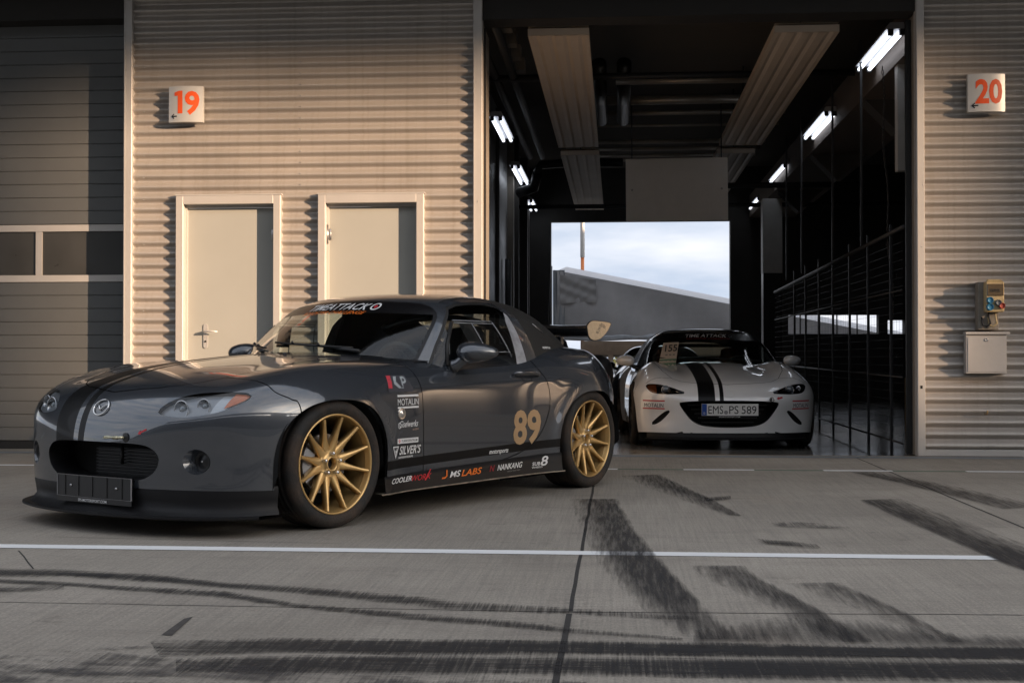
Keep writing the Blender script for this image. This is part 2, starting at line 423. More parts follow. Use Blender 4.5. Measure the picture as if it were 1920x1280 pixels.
def front_on(F, y, z, x0=0., off=.0015):
    y = np.asarray(y, float); z = np.asarray(z, float); O = np.stack([0*y+x0, np.abs(y), z], -1); D = np.tile([1., 0., 0.], (len(y), 1))
    P = shoot(F, O, D, 1.3-x0 if x0 > -.5 else 1.6); N = grad(F, P); P = P+N*off; P[:, 1] *= np.where(y < 0, -1, 1); return P
def top_on(F, x, y, z0=.5, off=.0015):
    x = np.asarray(x, float); y = np.asarray(y, float); O = np.stack([x, np.abs(y), 0*x+z0], -1); D = np.tile([0., 0., 1.], (len(x), 1))
    P = shoot(F, O, D, 1.); N = grad(F, P); P = P+N*off; P[:, 1] *= np.where(y < 0, -1, 1); return P
# ------------------------------------------------------------------ paint with stripes that belong to the livery
def paint(name, col, metal, rough, bands=(), zband=(), flake=True, zmin=0.):
    """bands: (y0,y1) black stripes on hood and nose; zband: [(z_front,z_rear)x2] black stripe low on the doors"""
    m = bpy.data.materials.new(name); m.use_nodes = True; nt = m.node_tree; b = nt.nodes['Principled BSDF']
    b.inputs['Metallic'].default_value = metal; b.inputs['Roughness'].default_value = rough
    b.inputs['Coat Weight'].default_value = 1.; b.inputs['Coat Roughness'].default_value = .025; b.inputs['Coat IOR'].default_value = 1.75
    tc = nt.nodes.new('ShaderNodeTexCoord'); sp = nt.nodes.new('ShaderNodeSeparateXYZ'); nt.links.new(tc.outputs['Object'], sp.inputs[0])
    def mth(op, a, bb):
        n = nt.nodes.new('ShaderNodeMath'); n.operation = op
        for i, q in enumerate((a, bb)):
            if isinstance(q, (int, float)): n.inputs[i].default_value = q
            else: nt.links.new(q, n.inputs[i])
        return n.outputs[0]
    tot = None
    for y0, y1, xmin in bands:
        k = mth('MULTIPLY', mth('GREATER_THAN', sp.outputs[1], y0), mth('LESS_THAN', sp.outputs[1], y1)); k = mth('MULTIPLY', k, mth('MULTIPLY', mth('GREATER_THAN', sp.outputs[2], zmin), mth('GREATER_THAN', sp.outputs[0], xmin)))
        tot = k if tot is None else mth('MAXIMUM', tot, k)
    for (a0, a1, b0, b1) in zband:     # z lower/upper at x=-.33 and x=-1.92
        s0 = (b0-a0)/(-1.59); s1 = (b1-a1)/(-1.59)
        lo = mth('ADD', a0, mth('MULTIPLY', mth('ADD', sp.outputs[0], .33), s0)); hi = mth('ADD', a1, mth('MULTIPLY', mth('ADD', sp.outputs[0], .33), s1))
        k = mth('MULTIPLY', mth('GREATER_THAN', sp.outputs[2], lo), mth('LESS_THAN', sp.outputs[2], hi))
        k = mth('MULTIPLY', k, mth('MULTIPLY', mth('LESS_THAN', sp.outputs[0], -.2), mth('GREATER_THAN', sp.outputs[0], -2.05)))
        tot = k if tot is None else mth('MAXIMUM', tot, k)
    rgb = nt.nodes.new('ShaderNodeMix'); rgb.data_type = 'RGBA'; rgb.inputs[7].default_value = (.003, .003, .0035, 1)
    if flake:
        n = nt.nodes.new('ShaderNodeTexNoise'); n.inputs['Scale'].default_value = 900; n.inputs['Detail'].default_value = 1; nt.links.new(tc.outputs['Object'], n.inputs['Vector'])
        r = nt.nodes.new('ShaderNodeValToRGB'); r.color_ramp.elements[0].color = (*[q*.75 for q in col], 1); r.color_ramp.elements[1].color = (*[q*1.25 for q in col], 1)
        nt.links.new(n.outputs['Fac'], r.inputs['Fac']); nt.links.new(r.outputs[0], rgb.inputs[6])
        n3 = nt.nodes.new('ShaderNodeTexNoise'); n3.inputs['Scale'].default_value = 420; n3.inputs['Detail'].default_value = 2; nt.links.new(tc.outputs['Object'], n3.inputs['Vector'])
        bp = nt.nodes.new('ShaderNodeBump'); bp.inputs['Strength'].default_value = .006; bp.inputs['Distance'].default_value = .002
        nt.links.new(n3.outputs['Fac'], bp.inputs['Height']); nt.links.new(bp.outputs[0], b.inputs['Coat Normal'])
    else: rgb.inputs[6].default_value = (*col, 1)
    if tot is not None:
        nt.links.new(tot, rgb.inputs['Factor'])
        mm = mth('MULTIPLY', mth('SUBTRACT', 1., tot), metal); nt.links.new(mm, b.inputs['Metallic']); nt.links.new(mth('SUBTRACT', 1., mth('MULTIPLY', tot, .93)), b.inputs['Coat Weight']); nt.links.new(mth('SUBTRACT', .5, mth('MULTIPLY', tot, .3)), b.inputs['Specular IOR Level']); nt.links.new(mth('ADD', rough, mth('MULTIPLY', tot, .15)), b.inputs['Roughness'])
    else: rgb.inputs['Factor'].default_value = 0
    nt.links.new(rgb.outputs[2], b.inputs['Base Color']); return m
# ------------------------------------------------------------------ wheels
def wheel(parent, x, y, z, out, steer, Rt=.30, rr=.2335, m_rim=None, width=.21, nuts=True, detail=True, disc=True, spokes=12):
    """out=+1: outer face towards +y"""
    e = empty('wheel', parent, (x, y, z), (0, 0, steer+(0 if out > 0 else math.pi)))
    m_t = mat('tyre_rubber', (.017, .016, .015), .78, var=.45, vs=7, bump=.35, bs=90, rvar=.12)
    for nd_ in m_t.node_tree.nodes:
        if nd_.type == 'VALTORGB': nd_.color_ramp.elements[0].position = .42; nd_.color_ramp.elements[1].position = .80; nd_.color_ramp.elements[1].color = (.075, .048, .032, 1)
    p = [(rr-.006, -.012), (rr+.004, -.003), (rr+.02, .006), (rr+.036, .0085), (Rt-.018, .004), (Rt-.006, -.006), (Rt-.0015, -.016), (Rt, -.03)]
    for k in range(4):
        c = -.055-k*(width-.11)/3
        p += [(Rt, c+.006), (Rt-.006, c+.004), (Rt-.006, c-.004), (Rt, c-.006)]
    p += [(Rt, -width+.03), (Rt-.004, -width+.014), (Rt-.02, -width), (rr, -width+.01), (rr-.006, -width+.012)]
    t = MB(); t.smooth = True; t.lathe(p, 96); t.build('tyre', e, m_t)
    r = MB(); r.smooth = True
    r.lathe([(rr-.016, -.030), (rr-.009, -.012), (rr-.0075, -.003), (rr-.004, 0), (rr+.002, -.001), (rr+.003, -.006), (rr-.003, -.012), (rr-.004, -.03), (rr-.004, -width+.01)], 96)
    r.lathe([(rr-.004, -width+.012), (rr-.022, -width+.02), (rr-.026, -.07), (rr-.016, -.034)], 96)
    # hub
    r.lathe([(.027, -.078), (.027, -.030), (.031, -.027), (.036, -.028), (.038, -.040), (.058, -.042), (.064, -.040), (.072, -.046), (.074, -.075)], 64)
    for k in range(spokes):
        a = 2*math.pi*(k+.4)/spokes; n = 9; vs = []; ca, sa = math.cos(a), math.sin(a)
        for i in range(n+1):
            u = i/n; rad = .062+(rr-.012-.062)*u
            fk = (1 if k % 2 else -1)*.05*(1-u)**2; wd = .0155*(1-u)**2.1+.0068+.0024*max(0, u-.75)*4*.4; dp = -.040+.036*u**1.2
            th = .034*(1-u)+.030*u
            pr = 2*math.pi*(k-k % 1)/spokes
            for (s_, d_) in ((-1.35, -th), (-1, -.004), (-.55, 0), (.55, 0), (1, -.004), (1.35, -th)):
                lx = rad; ly = s_*wd+fk*rad; vs.append((lx*ca-ly*sa, dp+d_, lx*sa+ly*ca))
        fs = [(i*6+j, i*6+j+1, (i+1)*6+j+1, (i+1)*6+j) for i in range(n) for j in range(5)]+[(i*6+5, i*6, (i+1)*6, (i+1)*6+5) for i in range(n)]
        r.add(vs, fs)
    r.build('rim', e, m_rim, fix=True)
    if nuts:
        for k in range(5):
            a = 2*math.pi*k/5+.35; q = MB(); q.smooth = True; q.lathe([(.0001, -.016), (.006, -.016), (.0085, -.019), (.0095, -.042), (.011, -.045)], 12, c=(.0495*math.cos(a), 0, .0495*math.sin(a)))
            q.build('wheel_nut', e, M_chrome)
        q = MB(); q.lathe([(.0001, -.06), (.026, -.06)], 24); q.build('hub_bore', e, M_void)
    if disc:
        q = MB(); q.smooth = False; q.lathe([(.055, -.085), (.14, -.085), (.14, -.108), (.055, -.108)], 64); q.build('brake_disc', e, mat('brake_disc', (.28, .27, .26), .4, .9, var=.2, vs=30))
        q = MB(); vs = []
        for (a0) in np.linspace(R(-32), R(32), 9):
            for rad in (.092, .158):
                for d in (-.062, -.125): vs.append((-rad*math.cos(a0)*-1, d, rad*math.sin(a0)))
        fs = []
        for i in range(8):
            b0 = i*4; b1 = b0+4; fs += [(b0, b1, b1+2, b0+2), (b0+1, b0+3, b1+3, b1+1), (b0+2, b1+2, b1+3, b0+3), (b0, b0+1, b1+1, b1)]
        fs += [(0, 2, 3, 1), (32, 33, 35, 34)]
        q.add(vs, fs); ob = q.build('brake_caliper', e, mat('caliper', (.35, .36, .38), .4, .5), fix=True)
        ob.rotation_euler = (0, R(0) if out > 0 else R(180), 0)
    return e
# ================================================================== the dark grey roadster
G_ANG = R(-119.5); G_LOC = (-2.04972197, 6.46296993, 0.)
gs = grey_shape(); F, G = gs.F, gs.G
car = thing('sports_car', 'dark grey hardtop roadster with gold wheels, a rear wing and gold number 89', 'car', G_LOC, G_ANG)
STR = [(-.31, -.155, -.62), (-.12, -.075, -.62)]
P_body = paint('grey_paint', (.047, .054, .066), .35, .26, STR, [(.243, .287, .272, .32)])
P_plain = paint('grey_paint_plain', (.047, .054, .066), .35, .26)
B = capsule(F, .14, -2.45, .42, -34, 90, 92, 76, 34, .0135)
def zcut(P):
    x = P[:, 0]; return P[:, 2]-np.interp(x, [-2.6, -1.9, .30, .36, 1], [.18, .135, .135, .205, .215])
B, _ = B.split(zcut)
def arch_f(P): return (np.abs(P[:, 0])/.362)**2.5+(np.maximum(P[:, 2]-.27, 0)/.332)**2.5-1+10*(P[:, 1] < .35)
def arch_r(P): return (np.abs(P[:, 0]+WB)/.39)**2.4+(np.maximum(P[:, 2]-.27, 0)/.325)**2.4-1+10*(P[:, 1] < .35)
B, _ = B.split(arch_f); B, _ = B.split(arch_r)
def cockpit(P): return np.where((P[:, 2] > .70), np.maximum(np.maximum(P[:, 1]-.655, P[:, 0]+.74), -2.2-P[:, 0]), .5)
B, _ = B.split(cockpit)
ipts = [(0, .414), (.24, .411), (.335, .398), (.382, .365), (.388, .33), (.362, .285), (.30, .252), (.2, .240), (0, .236), (-.2, .24)]
ipts = [(0, .414), (.24, .411), (.335, .398), (.382, .365), (.388, .33), (.362, .285), (.30, .252), (.2, .240), (0, .236), (-.2, .240), (-.30, .252), (-.362, .285), (-.388, .33), (-.382, .365), (-.335, .398), (-.24, .411)]
isd = polyline_sd(splc(ipts, 5), True)
def intake(P):
    return np.where(P[:, 0] > .4, -isd(P[:, 1], P[:, 2]), .5)
B, _ = B.split(intake)
HLo = [(.643, .367, .548), (.634, .437, .535), (.612, .517, .533), (.557, .626, .551), (.491, .691, .581), (.438, .72, .608), (.415, .72, .627), (.423, .688, .641), (.469, .601, .643), (.524, .488, .635), (.581, .412, .611), (.623, .371, .578)]
hl_sd = polyline_sd(splc([(y-x, z) for x, y, z in HLo], 4), True)
def hl(P): return np.where((P[:, 0] > .2) & (P[:, 1] > .25), -hl_sd(P[:, 1]-P[:, 0], P[:, 2]), .5)
B, Lamp = B.split(hl)
def fog(P): return np.where((P[:, 0] > .4) & (P[:, 1] > .3), np.hypot((P[:, 1]-.566)*.95, P[:, 2]-.336)-.056, .5)
B, FogC = B.split(fog)
# dark inner shell behind the panels
SH = B.inset(.014).both(); SH.build('inner_shell', M_void, car)
g = .0028
hood_pts = [(.592, 0), (.579, .083), (.536, .253), (.485, .339), (.417, .406), (.311, .469), (.195, .525), (.10, .592), (-.02, .648), (-.211, .672), (-.45, .69), (-.66, .70), (-.68, .66), (-.62, .5), (-.56, .25), (-.535, 0), (-.535, -.2), (.592, -.2)]
hsd = polyline_sd([(x, y) for x, y in hood_pts], True)
def hood(P): return np.where(P[:, 2] > .6, hsd(P[:, 0], P[:, 1]), -.5)
Hood, rest = B.split(lambda P: hood(P)-g); _, rest = rest.split(lambda P: hood(P)+g)
bsd = polyline_sd(spl([(.34, .90), (.325, .685), (.318, .640), (.262, .606), (.235, .560), (.228, .2)]))
Bump, rest = rest.split(lambda P: bsd(P[:, 0], P[:, 2])-g); _, rest = rest.split(lambda P: bsd(P[:, 0], P[:, 2])+g)
dpts = [(-.655, .95), (-.668, .66), (-.679, .5), (-.690, .205), (-1.25, .205), (-1.374, .224), (-1.528, .247), (-1.656, .284), (-1.763, .35), (-1.833, .456), (-1.854, .549), (-1.842, .642), (-1.815, .705), (-1.80, .76), (-1.80, .95)]
dsd = polyline_sd(np.vstack([dpts[:4], spl(dpts[4:], 4)]), True)
def door(P): return np.where(P[:, 1] > .64, dsd(P[:, 0], P[:, 2]), -.5)
Door, rest = rest.split(lambda P: door(P)-g); _, rest = rest.split(lambda P: door(P)+g)
Fend, Rear = rest.split(lambda P: P[:, 0]+1.0)
Hood.both().lip(.010).build('hood', P_body, car)
Bump.both().lip(.012).build('front_bumper', P_body, car)
def lr(m, name, mt, lp=.010):
    out = []
    for s_ in (1, -1):
        q = m.lip(lp) if s_ > 0 else m.lip(lp).mirror(); out.append(q.build(name, mt, car))
    return out
lr(Fend, 'front_fender', P_body, .016)
doors = lr(Door, 'door', P_body)
Rear.both().lip(.016).build('rear_body', P_body, car)
# cowl and wheel wells
q = MB(); q.smooth = True
P_ = []
for x, dz in ((-.50, -.03), (-.60, -.012), (-.70, -.008), (-.86, -.03)):
    yy = np.linspace(-.70, .70, 29); P_.append([(x-.20*(y/.7)**2*(1), y, float(top_on(F, [min(-.45, x)], [abs(y)*.9])[0][2])+dz) for y in yy])
q.grid(P_); q.build('cowl', car, M_black, fix=True)
def well(x0, a, h, ex, name):
    q = MB(); q.smooth = True; P = []
    for t in np.linspace(0, math.pi, 33):
        cx, cz = math.cos(t), math.sin(t); r_ = (abs(cx)**ex+abs(cz)**ex)**(-1/ex); px = cx*r_*a*1.015; pz = cz*r_*(h+.012)
        P.append([(x0+px, y, .27+pz) for y in (.835, .80, .60, .45)])
    P = [[(x0+a*1.015, y, .14) for y in (.775, .77, .60, .45)]]+P+[[(x0-a*1.015, y, .20) for y in (.76, .75, .60, .45)]]
    q.grid(P); q.add([(x0+a*1.02, .45, .05), (x0-a*1.02, .45, .05), (x0-a*1.02, .45, .66), (x0+a*1.02, .45, .66)], [(0, 1, 2, 3)])
    for sg in (1, -1):
        q2 = MB(); q2.v = [(x, sg*y, z) for x, y, z in q.v]; q2.f = q.f; q2.m = q.m; q2.sm = q.sm; q2.build(name, car, M_void)
well(0, .362, .332, 2.5, 'wheel_well'); well(-WB, .39, .325, 2.4, 'wheel_well')
q = MB(); q.box((.50, -.60, .14), (-2.72, .60, .17)); q.box((.48, -.43, .14), (-2.85, .43, .30)); q.build('underfloor', car, M_void)
# intake: cavity, radiator, bars
q = MB(); q.smooth = True; P = []
for y, z in np.vstack([splc(ipts, 5), splc(ipts, 5)[:1]]):
    p0 = front_on(F, [y*.999], [z], off=-.001)[0]; P.append([tuple(p0), (p0[0]-.02, y*.985, .325+(z-.325)*.94), (p0[0]-.13, y*.95, .325+(z-.325)*.9)])
q.grid(P); q.build('intake_duct', car, M_blk, fix=False)
q = MB(); q.box((.50, -.42, .20), (.515, .42, .46)); q.build('intake_backing', car, M_void)
m_al = mat('radiator_fins', (.035, .035, .036), .5, .6)
q = MB(); q.box((.52, -.18, .23), (.535, .345, .375))
for k in range(9): q.box((.535, -.175, .24+k*.0155), (.552, .34, .2455+k*.0155))
q.build('radiator', car, m_al)
q = MB(); q.smooth = True
q.tube([(.56, .02, .39), (.56, .02, .30)], .008); q.build('grille_brace', car, M_black)
# headlights: housing, lenses, indicator, clear cover
m_lens = glass('lamp_cover', (.93, .95, .96), .9); m_ref = mat('lamp_reflector', (.55, .56, .58), .18, 1.); m_dk = mat('lamp_bezel', (.24, .25, .27), .3, .35)
m_amb = mat('amber_lens', (.42, .11, .03), .22, .2, coat=.8)
for s_ in (1, -1):
    hd = (Lamp if s_ > 0 else Lamp.mirror()).build('headlight', m_lens, car)
    inn = Lamp.inset(.022)
    inn, amb = inn.split(lambda P: .595-P[:, 1])
    for mm, nm, mt in ((inn, 'lamp_housing', m_dk), (Lamp.inset(.012).split(lambda P: -(.648-P[:, 1]))[0].split(lambda P: (hl(P)*-1)-.006)[0], 'indicator', m_amb)):
        if len(mm.F): (mm if s_ > 0 else mm.mirror()).build(nm, mt, hd)
    if len(amb.F): (amb if s_ > 0 else amb.mirror()).build('lamp_housing', mat('lamp_silver', (.42, .44, .47), .35, .35), hd)
    for (y, z, r_, dd) in ((.462, .577, .037, .010), (.560, .592, .031, .012)):
        p = front_on(F, [y], [z], off=0)[0]; n = grad(F, p[None])[0]; p = p-n*.020
        fwd = Vector((n[0]*.6+.55, n[1]*.5, n[2]*.1)).normalized(); q = MB(); q.smooth = True
        q.mat(m_ref).lathe([(r_*1.15, .006), (r_*1.05, .008), (r_*1.0, .004), (r_*.85, -.012), (r_*.6, -.022), (.001, -.026)], 28, axis='z')
        q.mat(mat('projector_glass', (.16, .18, .2), .06, .2, coat=1)).lathe([(r_*.62, -.016)]+[(r_*.6*math.cos(t), -.012+.018*math.sin(t)) for t in np.linspace(0, math.pi/2-.01, 7)], 28, axis='z')
        o = q.build('lamp_projector', hd); o.location = (p[0], s_*p[1], p[2])
        fv = Vector((fwd.x, s_*fwd.y, fwd.z)); o.rotation_euler = fv.to_track_quat('Z', 'Y').to_euler()
    # fog lamp recess
    p = front_on(F, [.566], [.336], off=0)[0]; n = grad(F, p[None])[0]
    q = MB(); q.smooth = True
    pts = []
    for t in np.linspace(0, 2*math.pi, 33):
        y = .566+.056*math.cos(t)/.95; z = .336+.056*math.sin(t); a = front_on(F, [y], [z], off=-.0005)[0]
        b_ = p+Vector((-.045, .012*math.cos(t)*0-.0, 0))+np.array([0, math.cos(t)*.040, math.sin(t)*.040]); pts.append([tuple(a), tuple(a*.5+b_*.5+np.array([-.004, 0, 0])), tuple(b_)])
    q.mat(P_plain).grid(pts)
    q.mat(M_blk).lathe([(.001, .012), (.026, .010), (.034, .002), (.040, .012), (.048, .010), (.046, -.02)], 32, axis='x', c=(p[0]-.045, .566+.004, .336))
    q.mat(M_steel).lathe([(.001, .018), (.004, .016), (.005, .010)], 10, axis='x', c=(p[0]-.045, .57, .336))
    if s_ < 0: q.v = [(x, -y, z) for x, y, z in q.v]
    q.build('fog_lamp', car, fix=True)
# black air dam and splitter
q = MB(); q.smooth = True; P = []
def nosex(y): return .70-.295*y*y-.78*min(abs(y), 1.2)**8
YS = np.linspace(-.79, .79, 61)
AN = np.radians(np.linspace(-64, 71, 75)); DO = np.tile([.06, 0., .205], (75, 1)); DD = np.stack([np.cos(AN), np.abs(np.sin(AN)), 0*AN], -1); DP = shoot(F, DO, DD, 2.)
for a_, p_ in zip(AN, DP):
    sg = 1 if a_ >= 0 else -1; o_ = Vector((math.cos(a_), math.sin(a_), 0)); b_ = Vector((p_[0], sg*p_[1], 0)); fl_ = max(0., math.cos(a_*1.15))
    P.append([tuple(b_+o_*d+Vector((0, 0, z))) for d, z in ((-.006, .222), (-.001, .20), (-.008, .165), (-.012, .13), (.012*fl_, .108), (.045*fl_, .096))])
q.grid(P); q.build('air_dam', car, mat('satin_black_plastic', (.007, .007, .008), .5, spec=.25, rvar=.1, vs=5), fix=True)
q = MB(); q.smooth = False; out = [(nosex(y)+.062-.02*max(0, abs(y)-.6)*4*.3, y*1.02) for y in YS]; top = []; n = len(out)
for (x, y) in out: top.append([(x-.25, y*.95, .090), (x-.012, y, .097), (x, y, .094), (x, y, .086), (x-.012, y, .081), (x-.25, y*.95, .078)])
q.grid(top); q.build('splitter', car, mat('satin_black_plastic'), fix=True)
# side skirts
for s_ in (1, -1):
    q = MB(); q.smooth = True; P = []
    for x in np.linspace(-.335, -1.95, 40):
        zt = np.interp(x, [-1.95, -.335], [.240, .214]); c0 = side_on(F, [x], [max(zt, .15)])[0]
        y0 = c0[1]+.004
        P.append([(x, s_*(y0-.006), zt), (x, s_*(y0), zt-.003), (x, s_*(y0+.002), .19), (x, s_*(y0+.006), .15), (x, s_*(y0+.012), .134)])
    q.grid(P); q.build('side_skirt', car, mat('skirt_black', (.006, .006, .007), .42, spec=.3), fix=True)
    q = MB(); P = []
    for x in np.linspace(-.30, -1.97, 60):
        y0 = side_on(F, [x], [.2])[0][1]+.018+.0015*math.sin(x*37)+random.uniform(-.0008, .0008); P.append([(x, s_*(y0-.05), .134), (x, s_*y0, .1335), (x, s_*(y0+.001), .1275), (x, s_*(y0-.05), .126)])
    q.grid(P); q.build('skirt_edge', car, mat('worn_edge', (.22, .19, .15), .5, .4, var=.6, vs=14), fix=True)
# ------------------------------------------------------------------ cabin
rows = np.arange(-.40, -2.96, -.0135); EL = np.radians(np.linspace(2, 90, 78)); O = []; D = []
for x in rows:
    for e in EL: O.append((x, 0, .70)); D.append((0, math.cos(e), math.sin(e)))
O = np.array(O); D = np.array(D); P = shoot(G, O, D, 1.2); P[np.abs(P[:, 1]) < 1e-6, 1] = 0; Q = P.copy(); Q[:, 1] = np.maximum(Q[:, 1], 1e-5); N = grad(G, Q)
sel = P[:, 1] == 0; N[sel, 1] = 0; N /= np.linalg.norm(N, axis=1, keepdims=True)
m_ = len(EL); K = Mesh3(P, N, [(i*m_+j, (i+1)*m_+j, (i+1)*m_+j+1, i*m_+j+1) for i in range(len(rows)-1) for j in range(m_-1)])
def outside(P):
    fb = F(P); return fb+.004
K, _ = K.split(lambda P: np.minimum(outside(P), P[:, 2]-.735))
ye = sm([.70, .77, .885, 1.004, 1.05, 1.084, 1.10, 1.16], [.672, .660, .636, .60, .568, .509, .45, .0], .006)
def ws(P):
    y, z, x = P[:, 1], P[:, 2], P[:, 0]; zh = 1.124-.12*y*y
    return np.where(x > -1.30, np.minimum(ye(z)-y, zh-z), -.5)
WS, K2 = K.split(ws)
win_pts = [(-.895, .70), (-.902, .759), (-.992, .856), (-1.15, 1.004), (-1.222, 1.068), (-1.31, 1.090), (-1.439, 1.101), (-1.584, 1.105), (-1.684, 1.088), (-1.733, 1.045), (-1.748, .95), (-1.758, .80), (-1.765, .70)]
wsd = polyline_sd(win_pts, True)
def win(P): return np.where(P[:, 1] > .42, wsd(P[:, 0], P[:, 2]), -.5)
WIN, K2 = K2.split(lambda P: win(P)-.0)
bps = polyline_sd([(-1.895, .72), (-1.88, .792), (-1.85, .941), (-1.82, 1.03), (-1.76, 1.085), (-1.68, 1.108), (-1.60, 1.118), (-1.44, 1.113), (-1.25, 1.088), (-1.13, .99), (-.97, .85), (-.88, .75), (-.87, .70)])
SEAL, K2 = K2.split(lambda P: np.where(P[:, 1] > .42, np.where(P[:, 0] < -1.7, bps(P[:, 0], P[:, 2]), win(P)+.011), -.5))
rw = polyline_sd(splc([(-.52, .84), (-.50, 1.0), (-.40, 1.075), (0, 1.095), (.40, 1.075), (.50, 1.0), (.52, .84), (0, .82)], 4), True)
def rwf(P): return np.where(P[:, 0] < -1.95, rw(P[:, 1], P[:, 2]), -.5)
RW, K2 = K2.split(rwf)
TOP, FR = K2.split(lambda P: -1.225-P[:, 0])
K_in = K2.inset(.02).both(); K_in.build('headliner', mat('headliner', (.02, .02, .022), .9), car)
FR.both().lip(.012).build('windscreen_frame', P_plain, car); TOP.both().lip(.012).build('hardtop', P_plain, car)
SEAL.both().inset(.002).build('window_seal', M_rub, car)
m_ws = glass('windscreen_glass', (.72, .80, .76)); m_sw = glass('side_window_plastic', (.62, .66, .68), 1.)
BORD, CLR = WS.split(lambda P: np.maximum(.017-ws(P), P[:, 2]-1.050+.05*P[:, 1]**2))
wso = CLR.both().build('windscreen', m_ws, car)
BORD.both().build('sun_strip', mat('sun_strip_black', (.005, .005, .006), .25, spec=.35), wso)
for s_ in (1, -1):
    clear, edge = WIN.split(lambda P: np.maximum(-P[:, 0]-9, P[:, 0]-(-1.672+.0*P[:, 2])-(.0)) if False else P[:, 0]+1.655+.10*(P[:, 2]-.8)+.5*np.maximum(P[:, 2]-1.0, 0))
    so = (clear if s_ > 0 else clear.mirror()).build('side_window', m_sw, car)
    (edge if s_ > 0 else edge.mirror()).build('window_border', mat('scuffed_plastic', (.33, .34, .37), .35, .2, var=.35, vs=18, coat=.4), so)
    # sliding port: frame and dark opening
    def wpos(x, z, off=.004): p = side_on(G, np.atleast_1d(x), np.atleast_1d(z))[0]; n = grad(G, p[None])[0]; p = p+n*off; return (p[0], s_*p[1], p[2])
    q = MB(); q.mat(mat('port_black', (.003, .003, .003), .8)).quad(*[wpos(x, z, .002) for x, z in ((-1.20, .985), (-1.315, .985), (-1.35, .86), (-1.235, .86))]); q.build('vent_opening', so)
    q = MB(); q.smooth = True
    for a_, b_ in (((-1.17, .998), (-1.52, 1.0)), ((-1.17, .985), (-1.52, .987)), ((-1.31, .99), (-1.37, .80)), ((-1.52, .995), (-1.60, .80)), ((-1.25, .825), (-1.60, .828))):
        q.tube([wpos(a_[0]*(1-t)+b_[0]*t, a_[1]*(1-t)+b_[1]*t, .006) for t in np.linspace(0, 1, 6)], .0035, 6)
    q.build('sliding_frame', so, mat('clear_plastic_edge', (.22, .235, .26), .25, coat=.6))
    q = MB(); q.smooth = True; q.tube([wpos(-.985, .755), wpos(-1.05, .87), wpos(-1.155, .985)], .010, 8); q.build('window_divider', so, M_rub)
RW.both().build('rear_window', glass('rear_glass', (.25, .28, .28)), car)
# ------------------------------------------------------------------ interior
q = MB(); m_in = mat('cabin_black', (.018, .018, .02), .7, var=.2, vs=20)
q.box((-.72, -.66, .20), (-2.2, .66, .24)); q.box((-.72, .60, .2), (-2.2, .66, .74)); q.box((-.72, -.66, .2), (-2.2, -.60, .74)); q.box((-2.15, -.66, .2), (-2.2, .66, .80)); q.box((-.86, -.10, .24), (-2.1, .10, .50), .03)
q.build('cabin_tub', car, m_in)
q = MB(); q.smooth = True; P = []
for y in np.linspace(-.62, .62, 31):
    hb = .018*math.exp(-((y-.36)/.17)**2); P.append([(-.60-.15*(y/.6)**2, y, .765), (-.80, y, .775+hb*.6), (-.93, y, .778+hb), (-.985, y, .76+hb), (-1.0, y, .68), (-.93, y, .56)])
q.grid(P); q.build('dashboard', car, m_in, fix=True)
def bucket(y0, name):
    q = MB(); q.smooth = True; P = []
    prof = [(-1.62, .30, .24), (-1.64, .45, .24), (-1.68, .60, .24), (-1.72, .74, .225), (-1.75, .82, .15), (-1.76, .88, .135), (-1.775, .95, .125), (-1.78, .985, .07)]
    for x, z, hw in prof:
        row = []
        for t in np.linspace(-1, 1, 13):
            w_ = .11*abs(t)**4*(1 if z < .85 else .8); row.append((x+w_, y0+t*hw, z-.01*abs(t)**3))
        P.append(row)
    bk = [[(x-.035, y, z) for x, y, z in r] for r in P]
    q.grid(P); q.grid([r[::-1] for r in bk])
    for R0, R1 in ((P, bk),):
        edge0 = [r[0] for r in R0]+R0[-1]+[r[-1] for r in R0][::-1]; edge1 = [r[0] for r in R1]+R1[-1]+[r[-1] for r in R1][::-1]; q.grid([edge0, edge1])
    P = [[(-1.10-.02*abs(t), y0+t*.21, .36+.07*abs(t)**3), ] and [(-1.12+.5*(-k)*0-(.50*k), y0+t*(.2+.03*k), .36-.06*k+.10*abs(t)**4) for k in np.linspace(0, 1, 5)] for t in np.linspace(-1, 1, 9)]
    q.grid(P); return q.build(name, car, mat('seat_cloth', (.022, .024, .030), .85, var=.3, vs=30), fix=False)
bucket(.35, 'seat'); bucket(-.35, 'seat')
q = MB(); q.smooth = True
q.tube([(-1.90, -.56, .25), (-1.90, -.56, .85)]+[(-1.90, -.56+.56*(1-math.cos(t)), .85+.20*math.sin(t)) for t in np.linspace(.1, math.pi/2, 6)]+[(-1.90, .56-.56*(1-math.cos(t)), .85+.20*math.sin(t)) for t in np.linspace(math.pi/2, .1, 6)]+[(-1.90, .56, .85), (-1.90, .56, .25)], .02, 12)
for s_ in (1, -1): q.tube([(-1.90, s_*.44, 1.0), (-2.4, s_*.40, .5)], .018, 10)
q.tube([(-1.90, -.52, .86), (-1.90, .52, .86)], .018, 10); q.build('roll_bar', car, mat('roll_bar_paint', (.03, .032, .035), .35))
q = MB(); q.smooth = True; ring = [(-1.10+.05*math.sin(t), .36+.165*math.cos(t), .72+.155*math.sin(t)) for t in np.linspace(0, 2*math.pi, 33)]
q.tube(ring, .014, 10, cap=False); q.tube([(-1.10, .20, .72), (-1.08, .36, .71), (-1.10, .52, .72)], .012); q.tube([(-1.08, .36, .71), (-.95, .36, .68)], .03); q.build('steering_wheel', car, m_in)
